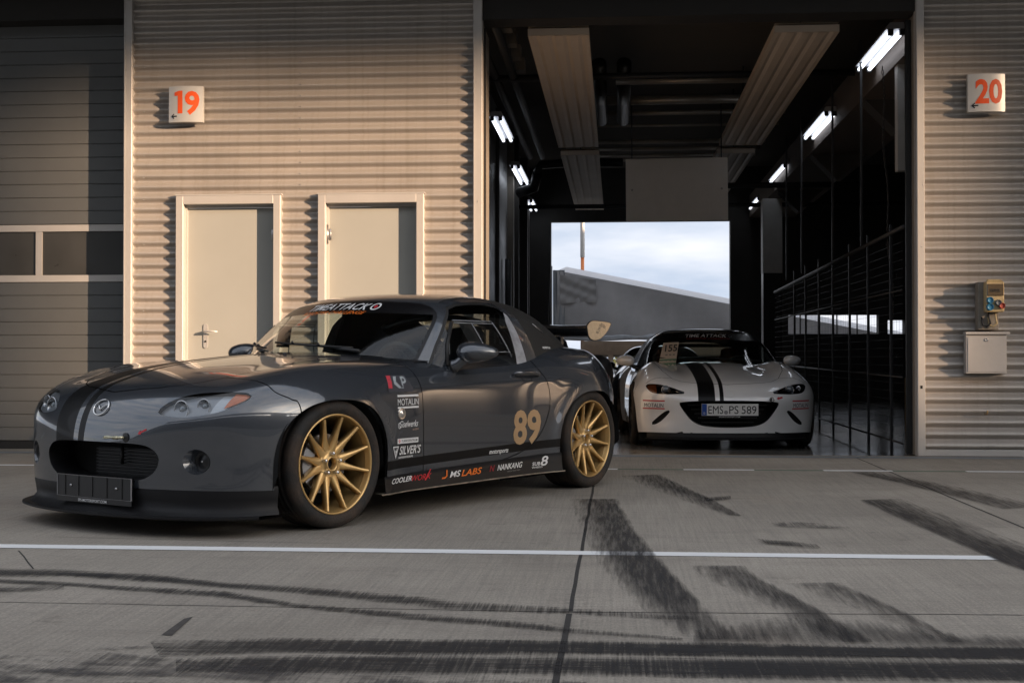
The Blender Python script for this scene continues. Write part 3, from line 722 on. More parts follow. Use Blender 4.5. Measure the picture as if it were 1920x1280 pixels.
# ------------------------------------------------------------------ mirrors, handles, wipers, repeater
for s_ in (1, -1):
    q = MB(); q.smooth = True; P = []
    nu, nv = 25, 18
    for i in range(nu):
        u = 2*math.pi*i/(nu-1); row = []
        for j in range(nv):
            v = -math.pi/2+math.pi*j/(nv-1)
            cv = max(0, math.cos(v))**.72; a_ = cv*math.cos(u); b_ = cv*math.sin(u); yy = math.sin(v)
            ta = 1-.18*yy; X = .082*a_*ta if a_ > 0 else .050*a_*ta
            row.append((-1.075+X-.03*yy*yy-.025*(yy > 0)*yy, s_*(.882+.112*math.copysign(abs(yy)**.92, yy)), .826+.056*b_*ta*(1-.12*yy)+.012*yy*0))
        P.append(row)
    q.mat(P_plain).grid(P)
    mo = q.build('wing_mirror', car, fix=True)
    q = MB(); q.smooth = True
    q.tube([(-1.03, s_*.735, .742), (-1.03, s_*.765, .748), (-1.035, s_*.80, .765), (-1.05, s_*.83, .795), (-1.065, s_*.855, .82)], [.052, .036, .030, .028, .030], 16)
    q.build('mirror_arm', mo, P_plain)
    q = MB(); q.smooth = True; q.tube([(-1.03, s_*.765, .7475), (-1.032, s_*.777, .752)], [.0375, .036], 16); q.build('mirror_joint', mo, M_rub)
    q = MB(); q.smooth = True; q.add([(-1.127, s_*(.882+.085*math.cos(t)), .826+.042*math.sin(t)) for t in np.linspace(0, 2*math.pi, 24, endpoint=False)], [tuple(range(24))]); q.build('mirror_glass', mo, M_chrome)
    # handle
    dd = doors[0 if s_ > 0 else 1]
    def sp_(x, z, off): p = side_on(F, [x], [z])[0]; n = grad(F, p[None])[0]; p = p+n*off; return Vector((p[0], s_*p[1], p[2]))
    q = MB(); q.smooth = True; P = []
    for t in np.linspace(0, 2*math.pi, 33): P.append([sp_(-1.655+.050*math.cos(t)*k, .690+.036*math.sin(t)*k, -.016*(1-k**3)+.0005) for k in (1, .8, .5, .02)])
    q.mat(mat('handle_recess', (.02, .021, .024), .25, coat=1)).grid(P); q.build('handle_recess', dd, fix=True)
    q = MB(); q.smooth = True; q.tube([sp_(-1.535+(-.245)*t, .700-.006*t, .004+.027*math.sin(math.pi*min(1, max(0, t*1.0)))**.45) for t in np.linspace(0.0, 1, 14)], [.007, .012]+[.0135]*10+[.012, .007], 12)
    q.build('handle', dd, P_plain)
    q = MB(); q.smooth = True; q.lathe([(.001, .0), (.008, 0), (.009, -.004)], 16, axis='y', c=tuple(sp_(-1.775, .70, .010))); q.build('lock', dd, M_steel)
    fr = [o for o in car.children if o.name.startswith('front_fender')][0 if s_ > 0 else 1]
    q = MB(); q.smooth = True; c0 = sp_(-.485, .519, 0); q.lathe([(.029, -.002), (.029, .004), (.026, .006), (.024, .004), (.018, .009), (.009, .013), (.0005, .014)], 28, axis='y', c=(0, 0, 0)); o = q.build('side_repeater', fr, mat('repeater_chrome', (.55, .52, .48), .15, .8, coat=1)); o.location = c0
    if s_ < 0: o.rotation_euler = (0, 0, math.pi)
q = MB(); q.smooth = True
def wsp(y, z, off=.012): p = front_on(G, [y], [z], x0=-1.2)[0]; n = grad(G, (p*[1, np.sign(y) or 1, 1])[None])[0]; return Vector((p[0]+n[0]*off, p[1]+(n[1]*np.sign(y))*off, p[2]+n[2]*off))
for (ya, yb) in ((.40, -.12), (-.18, -.60)):
    q = MB(); q.smooth = True
    a_ = wsp(ya, .815, .02); b_ = wsp(yb, .862 if yb > -.5 else .86, .02)
    pts = [a_.lerp(b_, t)+Vector((0, 0, .006*math.sin(math.pi*t))) for t in np.linspace(0, 1, 8)]
    q.tube(pts, [.011, .010, .008, .007, .006, .005, .004, .003], 8)
    bl = [wsp(ya*(1-t)+yb*t+.0, .835+(.030)*t+.004, .010) for t in np.linspace(.1, 1.12, 10)]
    q.tube(bl, .0055, 6)
    for t in (3, 6): q.tube([bl[t], bl[t]+Vector((.012, 0, .012))], .007, 6)
    q.build('wiper', car, M_black)
q = MB(); q.smooth = True; q.lathe([(.012, 0), (.009, .008), (.001, .010)], 12, axis='z', c=tuple(top_on(F, [-.42], [.12])[0])); q.build('washer_nozzle', car, M_black)
# ------------------------------------------------------------------ wheels
m_rim = mat('gold_wheel_paint', (.62, .40, .16), .34, .65, var=.08, vs=12, coat=.3, coatr=.2)
for s_ in (1, -1):
    wheel(car, 0, s_*.856, .300, s_, R(-4.3), m_rim=m_rim); wheel(car, -WB, s_*.862, .300, s_, 0, m_rim=m_rim, width=.23)
# ------------------------------------------------------------------ rear wing
q = MB(); q.smooth = True; P = []
yy = np.linspace(-.735, .735, 41)
for y in yy:
    k = 1/(1+math.exp(-(abs(y)-.36)/.035)) if abs(y) > .1 else 0; zc = 1.003-.008*k; ch = .26
    sec = [(-2.54, .0+0), (-2.60, .018-.0), (-2.68, .024), (-2.76, .020), (-2.80, .022), (-2.76, .010-.012*k), (-2.68, -.004-.042*k), (-2.60, -.010-.046*k), (-2.545, -.008-.020*k)]
    P.append([(x, y, zc+dz-.010) for x, dz in sec]+[(sec[0][0], y, zc+sec[0][1]-.010)])
q.grid(P); wing = q.build('rear_wing', car, mat('wing_carbon', (.010, .010, .011), .25, coat=.8), fix=True)
for s_ in (1, -1):
    ep = splc([(-2.475, .985), (-2.50, .925), (-2.56, .905), (-2.64, .915), (-2.72, .955), (-2.775, 1.005), (-2.775, 1.022), (-2.70, 1.030), (-2.60, 1.034), (-2.53, 1.030), (-2.49, 1.012)], 4)
    q = MB(); q.mat(mat('endplate_black', (.01, .01, .01), .4)).prism([(x, s_*.738, z) for x, z in ep], (0, s_*.006, 0))
    c_ = ep.mean(0); q.mat(mat('endplate_gold', (.62, .47, .31), .45, .15, var=.12, vs=40)).prism([(c_[0]+(x-c_[0])*.95, s_*.7445, c_[1]+(z-c_[1])*.94) for x, z in ep], (0, s_*.0015, 0))
    q.build('endplate', wing, fix=True)
    q = MB(); rr_ = random.Random(5)
    for i in range(46):
        t_ = i/46; cx = -2.60-.10*t_+rr_.uniform(-.012, .012); cz = .950+.055*math.sin(t_*2.6)+rr_.uniform(-.010, .010); l_ = rr_.uniform(.004, .013); a_ = rr_.uniform(0, 3.14); wv = .0013
        dx_, dz_ = l_*math.cos(a_), l_*math.sin(a_); nx_, nz_ = -wv*math.sin(a_), wv*math.cos(a_)
        q.add([(cx-dx_-nx_, s_*.7466, cz-dz_-nz_), (cx+dx_-nx_, s_*.7466, cz+dz_-nz_), (cx+dx_+nx_, s_*.7466, cz+dz_+nz_), (cx-dx_+nx_, s_*.7466, cz-dz_+nz_)], [(0, 1, 2, 3)])
    q.build('endplate_art', wing, mat('scribble_ink', (.16, .13, .11), .6))['kind'] = 'stuff'
    q = MB()
    for x_ in (-2.60, -2.70): q.add([], []); q.box((x_-.012, s_*.42-.004, .80), (x_+.012, s_*.42+.004, .975))
    q.build('wing_support', wing, mat('support_alu', (.30, .27, .24), .4, .7))
    q = MB(); q.smooth = True; q.tube([(-2.58, s_*.42, .95), (-2.50, s_*.41, .90), (-2.42, s_*.40, .85), (-2.36, s_*.40, .842)], .005, 8); q.build('brake_light_cable', wing, M_black)
# tail lamps (hidden side)
for s_ in (1, -1):
    q = MB(); q.smooth = True; p = (-2.98, s_*.55, .64); q.lathe([(.075, 0), (.06, -.03), (.03, -.045), (.001, -.05)], 24, axis='x', c=p); q.build('tail_lamp', car, mat('tail_red', (.35, .01, .01), .2, coat=1))
# ------------------------------------------------------------------ plate, tow strap, emblem, lettering
q = MB(); P0 = []
yy = np.linspace(-.262, .262, 13)
for a_, b_ in zip(yy[:-1], yy[1:]):
    xa, xb = .712-.10*a_*a_, .712-.10*b_*b_; q.mat(M_blk).add([(xa, a_, .130), (xb, b_, .130), (xb, b_, .256), (xa, a_, .256), (xa-.012, a_, .130), (xb-.012, b_, .130), (xb-.012, b_, .256), (xa-.012, a_, .256)], [(0, 1, 2, 3), (4, 7, 6, 5), (3, 2, 6, 7), (0, 4, 5, 1)])
pl_ = q.build('plate_holder', car)
q = MB(); q.smooth = False; m_e = mat('holder_edge', (.30, .30, .31), .3, .3)
def plx(y): return .7135-.10*y*y
for z_ in (.1545, .2535): q.grid([[(plx(y), y, z_-.0012) for y in yy], [(plx(y)+.001, y, z_+.0012) for y in yy]])
for y_ in (-.2605, .2605): q.box((plx(y_)-.004, y_-.0015, .154), (plx(y_)+.0015, y_+.0015, .254))
q.build('holder_rim', pl_, m_e, fix=True)
q = MB(); q.smooth = True
for y_ in (-.155, .165): q.lathe([(.001, .006), (.005, .005), (.006, 0)], 10, axis='x', c=(plx(y_), y_, .205))
q.build('holder_screw', pl_, M_steel)
q = MB()
for k in range(5):
    y_ = -.20+k*.10; q.box((plx(y_)-.002, y_-.002, .16), (plx(y_)+.002, y_+.002, .25))
q.build('holder_rib', pl_, mat('holder_rib', (.018, .018, .018), .5))
V2, F2 = text2d('SPS-MOTORSPORT.COM', .013, 0, .01); wd_ = V2[:, 0].max(); V2[:, 0] *= .20/wd_
decal('holder_text', V2, F2, lambda u, v: np.stack([plx(u-.08)+.001, (u-.10), .135+v], -1), pl_, M_white, .04)
q = MB(); q.smooth = True
q.tube([(.675, .195, .437), (.725, .185, .437)], .007, 10)
q.tube([(.728+.013*math.cos(t), .145+.045*math.sin(t), .437+.003*math.sin(2*t)) for t in np.linspace(0, 2*math.pi, 25)], .0045, 8, cap=False); q.tube([(.722, .185, .437), (.730, .165, .437)], .009, 10)
q.build('tow_hook', car, mat('brass', (.55, .52, .38), .3, .9))
q = MB(); q.smooth = True; q.lathe([(.022, 0), (.019, .001), (.001, .001)], 16, axis='x', c=tuple(front_on(F, [.205], [.437])[0])); q.build('tow_hole', car, M_blk)
def nose_dec(name, vf, y0, z0, m, rot=0, cell=.02):
    V, Fc = mv(vf, 0, 0, rot); return decal(name, V, Fc, lambda u, v: front_on(F, y0+u, z0+v), car, m, cell)
ar = (np.array([(0, 0), (.018, .0105), (.018, .004), (.052, .004), (.052, -.004), (.018, -.004), (.018, -.0105)]), [(0, 1, 2), (2, 3, 4, 5), (2, 5, 6, 0)])
nose_dec('arrow_sticker', (ar[0]*1.0, ar[1]), .275, .455, M_red, .42)
# emblem: oval ring with stylised wings, chrome, stands proud
q = MB(); q.smooth = True
def em(y, z): p = front_on(F, [y], [z], off=.006)[0]; return tuple(p)
q.tube([em(.048*math.cos(t), .566+.034*math.sin(t)) for t in np.linspace(0, 2*math.pi, 33)], .0036, 8, cap=False)
for s_ in (1, -1): q.tube([em(0, .553), em(s_*.012, .568), em(s_*.026, .577), em(s_*.042, .579)], [.003, .0035, .003, .0015], 8)
q.build('emblem', car, M_chrome)
def side_dec(name, vf, x0, z0, m, parent=car, slope=0., cell=.03, off=0.):
    V, Fc = vf
    def fn(u, v):
        P = side_on(F, x0-u, z0+v+slope*u); n = grad(F, P); return P+n*off
    return decal(name, V, Fc, fn, parent, m, cell)
def fitw(vf, wd):
    V, Fc = vf; V = V.copy(); V[:, 0] *= wd/V[:, 0].max(); return V, Fc
dl = doors[0]; fl = [o for o in car.children if o.name.startswith('front_fender')][0]
side_dec('race_number', fitw(text2d('89', .188, 0, .032), .262), -1.507, .314, M_gold, dl, cell=.025)
side_dec('lettering', fitw(text2d('motorsports', .026, .35, .016), .185), -1.278, .268, M_white, dl)
side_dec('lettering', join2d(rect2d(.184, .010, 0, .054), rect2d(.184, .009, 0, -.004)), -.452, .548, M_white, fl)
side_dec('lettering', mv(fitw(text2d('MOTALIN', .034, 0, 0), .184), 0, .012), -.452, .548, M_white, fl)
side_dec('lettering', fitw(text2d('Giselwerks', .034, .45, .006), .165), -.468, .450, M_white, fl)
side_dec('lettering', ring2d(.012, .0155, .0, .012, 20, .9, .6, 5.6), -.470, .447, M_white, fl)
side_dec('lettering', fitw(text2d('est 2019', .009, .2, .01), .05), -.585, .432, mat('tan_vinyl', (.45, .3, .22), .5), fl)
side_dec('sponsor_bar', rect2d(.184, .025), -.452, .369, M_white, fl)
side_dec('lettering', fitw(text2d('TURBOZENTRUM', .012, 0, .008), .14), -.487, .3755, M_blk, fl, off=.0008)
side_dec('lettering', ring2d(.004, .008, .014, .0125, 14), -.455, .369, M_red, fl, off=.0008)
sv = fitw(text2d('SILVER\'S', .042, .28, .016), .19)
def outline(vf, d):
    V, Fc = vf; mn, mx_ = V.min(0), V.max(0); return rect2d(mx_[0]-mn[0]+2*d, mx_[1]-mn[1]+2*d, mn[0]-d, mn[1]-d)
side_dec('sponsor_backing', outline(sv, .005), -.470, .315, M_blk, fl); side_dec('lettering', sv, -.470, .315, M_white, fl, off=.0008)  # black backing printed behind the sponsor lettering
tri = join2d((np.array([(0, .062), (.062, .062), (.030, 0)]), [(0, 1, 2)])); side_dec('sponsor_backing', (tri[0]*1.15-[.004, .004], tri[1]), -.402, .296, M_blk, fl)
side_dec('lettering', (np.array([(0, .062), (.062, .062), (.030, 0), (.010, .056), (.052, .056), (.0305, .016)]), [(0, 1, 4, 3), (1, 2, 5, 4), (2, 0, 3, 5)]), -.402, .296, M_white, fl, off=.0008)
side_dec('lettering', (np.array([(.040, .054), (.022, .034), (.030, .034), (.024, .018), (.042, .040), (.034, .040)]), [(0, 1, 2, 5), (2, 3, 4, 5)]), -.402, .296, M_white, fl, off=.0012)
side_dec('lettering', fitw(text2d('SUSPENSION EUROPE', .009, .1, .02), .13), -.462, .297, M_white, fl, off=.0012)
M_kr = mat('pink_red_vinyl', (.50, .05, .07), .35); M_kg = mat('pale_grey_vinyl', (.32, .35, .37), .35); M_kd = mat('dark_grey_vinyl', (.05, .05, .06), .35)
kp = [(np.array([(.03, .062), (.064, .062), (.036, .0), (.004, .0)]), M_kr), (np.array([(.066, .030), (.085, .058), (.11, .058), (.085, .032), (.118, 0), (.092, 0), (.062, .022)]), M_kg)]
side_dec('team_logo', (np.array([(-.004, -.012), (.21, -.012), (.215, .004), (.185, .068), (.03, .068), (-.002, .004)]), [(0, 1, 2, 3, 4, 5)]), -.385, .640, M_kd, fl, off=-.0004)
side_dec('team_logo', (kp[0][0], [(0, 1, 2, 3)]), -.385, .645, M_kr, fl, off=.0006); side_dec('team_logo', (kp[1][0], [(0, 1, 2, 3), (3, 4, 5, 6, 0)]), -.385, .645, M_kg, fl, off=.0006)
side_dec('team_logo', mv(fitw(text2d('P', .060, .30, .016), .055), 0, 0), -.505, .645, M_kg, fl, off=.0006)
side_dec('team_logo', mv(fitw(text2d('R', .056, .30, .01), .045), 0, 0), -.475, .645, M_kd, fl, off=.0003)
def skirt(name, vf, x0, z0, m, off=.016):
    V, Fc = vf
    def fn(u, v):
        x = x0-u; y = side_on(F, x, 0*x+.23)[:, 1]; return np.stack([x, y+off-.006, z0+v+.012*u], -1)
    return decal(name, V, Fc, fn, [o for o in car.children if o.name.startswith('side_skirt')][0], m, .04)
skirt('lettering', fitw(text2d('COOLER', .026, .35, .016), .19), -.385, .176, M_white)
skirt('lettering', fitw(text2d('WORX', .030, .35, .0), .17), -.575, .174, M_red)
skirt('lettering', (np.array([(0, 0), (.012, 0), (.058, .054), (.048, .054)]), [(0, 1, 2, 3)]), -.685, .170, M_red, .017)
skirt('lettering', fitw(text2d('MS', .032, .3, .016), .10), -.905, .168, M_white)
skirt('lettering', fitw(text2d('LABS', .034, .3, .016), .19), -1.01, .167, M_orange)
skirt('lettering', (np.array([(0, 0), (.03, 0), (.05, .012), (.05, .044), (.04, .044), (.04, .014), (.026, .008), (.004, .008)]), [(0, 1, 6, 7), (1, 2, 5, 6), (2, 3, 4, 5)]), -.835, .165, M_orange)
skirt('lettering', fitw(text2d('N', .034, .3, .016), .05), -1.27, .172, mat('dark_red_vinyl', (.25, .01, .02), .4))
skirt('lettering', fitw(text2d('NANKANG', .032, .35, .016), .245), -1.345, .173, M_white)
skirt('lettering', fitw(text2d('TRACK YOUR WAY', .008, .3, .01), .13), -1.44, .157, mat('grey_vinyl', (.2, .2, .2), .5))
skirt('lettering', fitw(text2d('8', .056, .2, .016), .068), -1.765, .172, M_white)
skirt('lettering', fitw(text2d('SUB', .020, .1, .02), .075), -1.685, .176, M_white)
skirt('lettering', fitw(text2d('WHEELS', .011, .1, .01), .10), -1.68, .160, M_white)
def ws_dec(vf, y0, z0, m, off=.002, slope=0.):
    V, Fc = vf
    def fn(u, v):
        y = y0+u; P = front_on(G, y, z0+v-.10*y*y, x0=-1.25, off=0); a = P.copy(); a[:, 1] = np.abs(a[:, 1]); n = grad(G, a); n[:, 1] *= np.where(y < 0, -1, 1); return P+n*off
    return decal('windscreen_lettering', V, Fc, fn, wso, m, .03)
ta = fitw(text2d('TIMEATTACK', .038, .3, .012, space=1.1), .44)
ws_dec(ta, -.245, 1.068, M_white)
ws_dec(ring2d(.014, .020, .232, .020, 24, 1.4), -.0+.0, 1.068, M_white); ws_dec(ring2d(0.0005, .008, .232, .020, 16, 1.2), 0, 1.068, M_red)
ws_dec(fitw(text2d('ROADSTER CHALLENGE', .018, .3, .004), .47), -.262, 1.042, M_orange)
def sail(vf, x0, z0, m):
    V, Fc = vf; return decal('lettering', V, Fc, lambda u, v: side_on(G, x0-u, z0+v), [o for o in car.children if o.name.startswith('hardtop')][0], m, .03)
sail(fitw(text2d('superpro.eu', .018, .1, .02), .11), -2.00, .852, M_white)
q = MB(); q.smooth = True; q.tube([tuple(side_on(G, [x], [z])[0]) for x, z in ((-1.99, 1.00), (-2.03, .975), (-2.08, .948))], .003, 6); q.build('roof_trim_scuff', car, M_steel)
# ================================================================== the place
YF = 10.85
m_sheet = mat('corrugated_metal', (.47, .435, .40), .40, .40, var=.06, vs=1.3, rvar=.08, bump=.03, bs=9)
_nt = m_sheet.node_tree; _b = _nt.nodes['Principled BSDF']; _tc = _nt.nodes.new('ShaderNodeTexCoord'); _mp = _nt.nodes.new('ShaderNodeMapping'); _mp.inputs['Scale'].default_value = (26, 1, .7); _n = _nt.nodes.new('ShaderNodeTexNoise'); _n.inputs['Scale'].default_value = 1; _n.inputs['Detail'].default_value = 6
_r = _nt.nodes.new('ShaderNodeValToRGB'); _r.color_ramp.elements[0].position = .50; _r.color_ramp.elements[1].position = .72; _r.color_ramp.elements[0].color = (1, 1, 1, 1); _r.color_ramp.elements[1].color = (.72, .68, .62, 1); _x = _nt.nodes.new('ShaderNodeMix'); _x.data_type = 'RGBA'; _x.blend_type = 'MULTIPLY'; _x.inputs[0].default_value = .35
_src = _b.inputs['Base Color'].links[0].from_socket; _nt.links.new(_tc.outputs['Object'], _mp.inputs[0]); _nt.links.new(_mp.outputs[0], _n.inputs['Vector']); _nt.links.new(_n.outputs['Fac'], _r.inputs['Fac']); _nt.links.new(_src, _x.inputs[6]); _nt.links.new(_r.outputs[0], _x.inputs[7]); _nt.links.new(_x.outputs[2], _b.inputs['Base Color'])
m_trim = mat('trim_metal', (.52, .50, .475), .45, .25, var=.05, vs=2)
m_gs0 = mat('shade_canopy_grey', (.12, .12, .12), .7)
m_door = mat('door_paint', (.36, .365, .34), .45, 0, var=.03, vs=2.2, bump=.02, bs=500)
m_gdoor = mat('sectional_door_paint', (.115, .12, .12), .5, .1, var=.05, vs=3, bump=.03, bs=300)
bld = thing('garage_building', 'pit garage clad in corrugated grey metal with two narrow doors and one open bay', 'building', (0, YF, 0))
def W(x, y, z): return (x, y-YF, z)
PER = .0945; zph = 2.045
def sheet(x0, x1, z0, z1, name='cladding'):
    q = MB(); q.smooth = True; P = []; n = int((z1-z0)/PER*14)
    for i in range(n+1):
        z = z0+(z1-z0)*i/n; t = 2*math.pi*(z-zph)/PER; s_ = math.sin(t)
        y = YF+.037-.0205*(s_+.16*math.sin(2*t+.6)); P.append([W(x0+(x1-x0)*k/2, y, z) for k in range(3)])
    q.grid(P); return q.build(name, bld, m_sheet, fix=False)
for a in ((-4.12, -3.729, .05, 4.7), (-2.824, -2.503, .05, 4.7), (-1.604, -1.188, .05, 4.7), (-3.729, -2.824, 2.166, 4.7), (-2.503, -1.604, 2.166, 4.7), (2.502, 5.49, .05, 4.7)): sheet(*a)
for x0, x1 in ((-4.12, -3.729), (-2.824, -2.503), (-1.604, -1.188), (2.502, 5.49)):
    q = MB(); q.box(W(x0, YF+.012, .0), W(x1, YF+.10, .052)); q.build('base_rail', bld, m_trim)
def trim(x0, x1, z0, z1, y0=YF-.008, y1=YF+.09, name='corner_trim', m=None, rib=True):
    q = MB(); q.box(W(x0, y0, z0), W(x1, y1, z1), .003)
    if rib and z1-z0 > 3: q.box(W(x0+.006, y0-.004, z0), W(x0+.014, y0+.002, z1)); 
    return q.build(name, bld, m or m_trim)
trim(-4.192, -4.120, 0, 4.7); trim(-1.190, -1.114, 0, 4.7); trim(2.440, 2.503, 0, 4.7)
# dents and screws on the right post
q = MB(); q.smooth = True
for x, z in ((2.478, 3.42), (2.460, 3.10), (2.49, 2.2), (2.478, 1.7), (2.47, 1.2), (2.476, .14), (-4.17, 3.25), (-1.16, 3.1), (-1.15, 2.1)):
    q.lathe([(.0045, -.0085), (.004, -.012), (.0005, -.0125)], 8, c=W(x, YF, z))
for i in range(22):
    for x in (-2.66, -4.02, 3.55): q.lathe([(.0045, .0155), (.004, .011), (.0005, .0105)], 8, c=W(x, YF, 2.26+.0945*i if x < 3 and x > -3 else .25+.189*i))
q.build('screw', bld, M_steel); bld.children[-1]['kind'] = 'stuff'
q = MB(); q.box(W(2.463, YF-.0095, .545), W(2.481, YF-.0085, .570)); q.build('post_hole', bld, M_void)
# jambs of the open bay
m_jamb = mat('jamb_lining', (.23, .20, .165), .6, 0, var=.08, vs=3)
q = MB(); q.box(W(-1.24, YF+.10, 0), W(-1.12, YF+.66, 3.62)); q.build('jamb', bld, m_jamb)
q = MB(); q.box(W(2.447, YF+.10, 0), W(2.55, YF+.45, 3.62)); q.build('jamb', bld, m_jamb)
for x0, x1 in ((-1.118, -1.105), (2.40, 2.44)):
    q = MB(); q.box(W(x0, YF+.20, 0), W(x1, YF+.24, 3.6)); q.build('door_track', bld, mat('dark_track', (.03, .03, .03), .5, .3))
m_lint = mat('lintel_shade_dark', (.016, .014, .012), .7, var=.1)  # lintel colours darkened to carry the shade above the openings
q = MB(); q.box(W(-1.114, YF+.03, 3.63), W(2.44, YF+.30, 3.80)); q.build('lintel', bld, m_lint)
q = MB(); q.box(W(-1.114, YF+.06, 3.76), W(2.44, YF+.12, 4.7)); q.build('lintel', bld, mat('lintel_shade_brown', (.022, .016, .012), .7))
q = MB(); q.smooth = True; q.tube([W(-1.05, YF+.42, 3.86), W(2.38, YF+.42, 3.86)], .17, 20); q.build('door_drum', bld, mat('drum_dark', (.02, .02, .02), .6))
# narrow doors
def pdoor(x0, x1, handle, hinge_side):
    fr = MB()
    z1 = 2.170
    fr.box(W(x0, YF-.022, 0), W(x0+.064, YF+.075, z1-.0), .003); fr.box(W(x1-.062, YF-.022, 0), W(x1, YF+.075, z1), .003)
    fr.box(W(x0+.0645, YF-.0225, z1-.073), W(x1-.0625, YF+.075, z1+.0008), .003)
    fr.box(W(x0-.008, YF-.024, z1+.0012), W(x1+.008, YF+.05, z1+.012))
    d = MB(); d.box(W(x0+.066, YF+.076, 0.02), W(x1-.064, YF+.12, 2.0715), .0)
    do = d.build('door', bld, m_door)
    fr.mat(m_trim).box(W(x0+.0642, YF+.045, 0), W(x0+.078, YF+.0755, 2.097)); fr.box(W(x1-.076, YF+.045, 0), W(x1-.0622, YF+.0755, 2.097)); fr.box(W(x0+.078, YF+.05, 2.072), W(x1-.076, YF+.0757, 2.097))
    fr.m = [0]*len(fr.f); fr.build('frame', do, m_trim)
    if handle:
        hx, hz = -3.495, 1.0
        q = MB(); q.smooth = False; pts = [(hx-.019, hz+.06)]+[(hx+.019*math.cos(t), hz+.065+.019*math.sin(t)) for t in np.linspace(math.pi, 0, 8)]+[(hx+.019*math.cos(t), hz-.105+.019*math.sin(t)) for t in np.linspace(0, -math.pi, 8)]
        q.prism([W(x, YF+.076, z) for x, z in pts], (0, -.008, 0)); q.build('handle_plate', do, mat('satin_aluminium', (.55, .54, .52), .4, .4), fix=True)
        q = MB(); q.smooth = True; q.tube([W(hx, YF+.07, hz+.02), W(hx, YF+.025, hz+.02), W(hx+.012, YF+.016, hz+.02), W(hx+.06, YF+.014, hz+.021), W(hx+.12, YF+.018, hz+.017)], [.009, .009, .0095, .0085, .006], 12); q.build('handle', do, mat('satin_aluminium'))
        q = MB(); q.smooth = True; q.lathe([(.009, -.009), (.0085, -.013), (.0005, -.013)], 16, c=W(hx, YF+.076, hz-.065)); q.build('keyhole', do, M_void)
    for hz in (1.84, .35):
        hx = x0+.069 if hinge_side < 0 else x1-.069
        q = MB(); q.smooth = True; q.tube([W(hx, YF+.040, hz-.08), W(hx, YF+.040, hz+.08)], .0085, 12); q.box(W(hx-.002*hinge_side, YF+.046, hz-.045), W(hx-.03*hinge_side, YF+.0745, hz+.045), .002); q.build('hinge', do, M_steel)
pdoor(-3.729, -2.824, True, 1); pdoor(-2.503, -1.604, False, -1)
# closed sectional door on the left
yd = YF+.225
gd = MB(); gd.mat(m_gdoor); zs = []
def secpanel(z0, z1):
    n = max(1, round((z1-z0)/.117)); P = []
    for i in range(n):
        a = z0+(z1-z0)*i/n; b = z0+(z1-z0)*(i+1)/n
        for z, dy in ((a+.0005, .007), (a+.005, 0), (b-.005, 0), (b-.0005, .007)): P.append([W(-8.5, yd+dy, z), W(-4.10, yd+dy, z)])
    gd.grid(P)
secpanel(.07, 1.455); secpanel(1.960, 4.3)
gd.box(W(-8.5, yd+.03, 0), W(-4.10, yd+.05, 4.3)); gdo = gd.build('sectional_door', bld)
q = MB(); q.box(W(-8.5, yd-.004, 1.457), W(-4.1, yd+.02, 1.517), .002); q.box(W(-8.5, yd-.004, 1.898), W(-4.1, yd+.02, 1.957), .002); q.build('window_rail', gdo, m_trim)
for x in (-5.04, -6.3, -7.6):
    q = MB(); q.box(W(x-.028, yd-.003, 1.5175), W(x+.028, yd+.018, 1.8975)); q.build('window_rail', gdo, m_trim)
q = MB(); q.box(W(-8.5, yd+.012, 1.5175), W(-4.1, yd+.016, 1.8975)); q.build('window_pane', gdo, mat('smoked_pane', (.05, .05, .048), .35, 0, rvar=.1, vs=3, var=.12, coat=.15))
q = MB(); q.box(W(-8.5, yd-.01, .0), W(-4.1, yd+.03, .068)); q.build('bottom_seal', gdo, M_rub)
q = MB(); q.box(W(-4.20, YF+.09, 0), W(-4.10, yd+.1, 4.3)); q.build('jamb', bld, m_gdoor)
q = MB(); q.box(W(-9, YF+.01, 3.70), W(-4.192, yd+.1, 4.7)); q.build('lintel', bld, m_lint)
# inside the open bay
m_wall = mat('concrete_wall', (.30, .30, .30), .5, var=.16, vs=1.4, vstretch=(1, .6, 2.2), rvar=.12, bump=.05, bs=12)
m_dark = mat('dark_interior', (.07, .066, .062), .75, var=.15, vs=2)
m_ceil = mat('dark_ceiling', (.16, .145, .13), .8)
YB = 26.; XL = -1.78; XR = 7.2
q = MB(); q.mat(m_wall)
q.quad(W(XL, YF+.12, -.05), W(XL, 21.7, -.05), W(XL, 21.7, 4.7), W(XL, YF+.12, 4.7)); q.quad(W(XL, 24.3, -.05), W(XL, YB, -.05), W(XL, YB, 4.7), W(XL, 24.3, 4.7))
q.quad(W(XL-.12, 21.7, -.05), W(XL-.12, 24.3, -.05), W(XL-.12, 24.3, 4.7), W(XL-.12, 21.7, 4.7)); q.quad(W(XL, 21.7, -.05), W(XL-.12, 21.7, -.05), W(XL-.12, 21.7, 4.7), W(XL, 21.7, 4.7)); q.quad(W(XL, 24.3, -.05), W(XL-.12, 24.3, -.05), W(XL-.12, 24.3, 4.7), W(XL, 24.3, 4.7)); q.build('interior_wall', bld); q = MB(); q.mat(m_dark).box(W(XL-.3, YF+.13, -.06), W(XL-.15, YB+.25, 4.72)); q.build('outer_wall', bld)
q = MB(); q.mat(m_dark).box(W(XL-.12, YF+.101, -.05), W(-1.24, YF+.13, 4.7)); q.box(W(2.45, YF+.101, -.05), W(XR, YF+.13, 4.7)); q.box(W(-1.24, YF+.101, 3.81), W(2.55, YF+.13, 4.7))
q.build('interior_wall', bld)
q = MB(); q.mat(m_dark).box(W(XL-.2, YB, -.05), W(-1.291, YB+.25, 4.7)); q.box(W(-1.291, YB, 3.50), W(2.25, YB+.25, 4.7)); q.box(W(2.25, YB, -.05), W(3.373, YB+.25, 4.7))
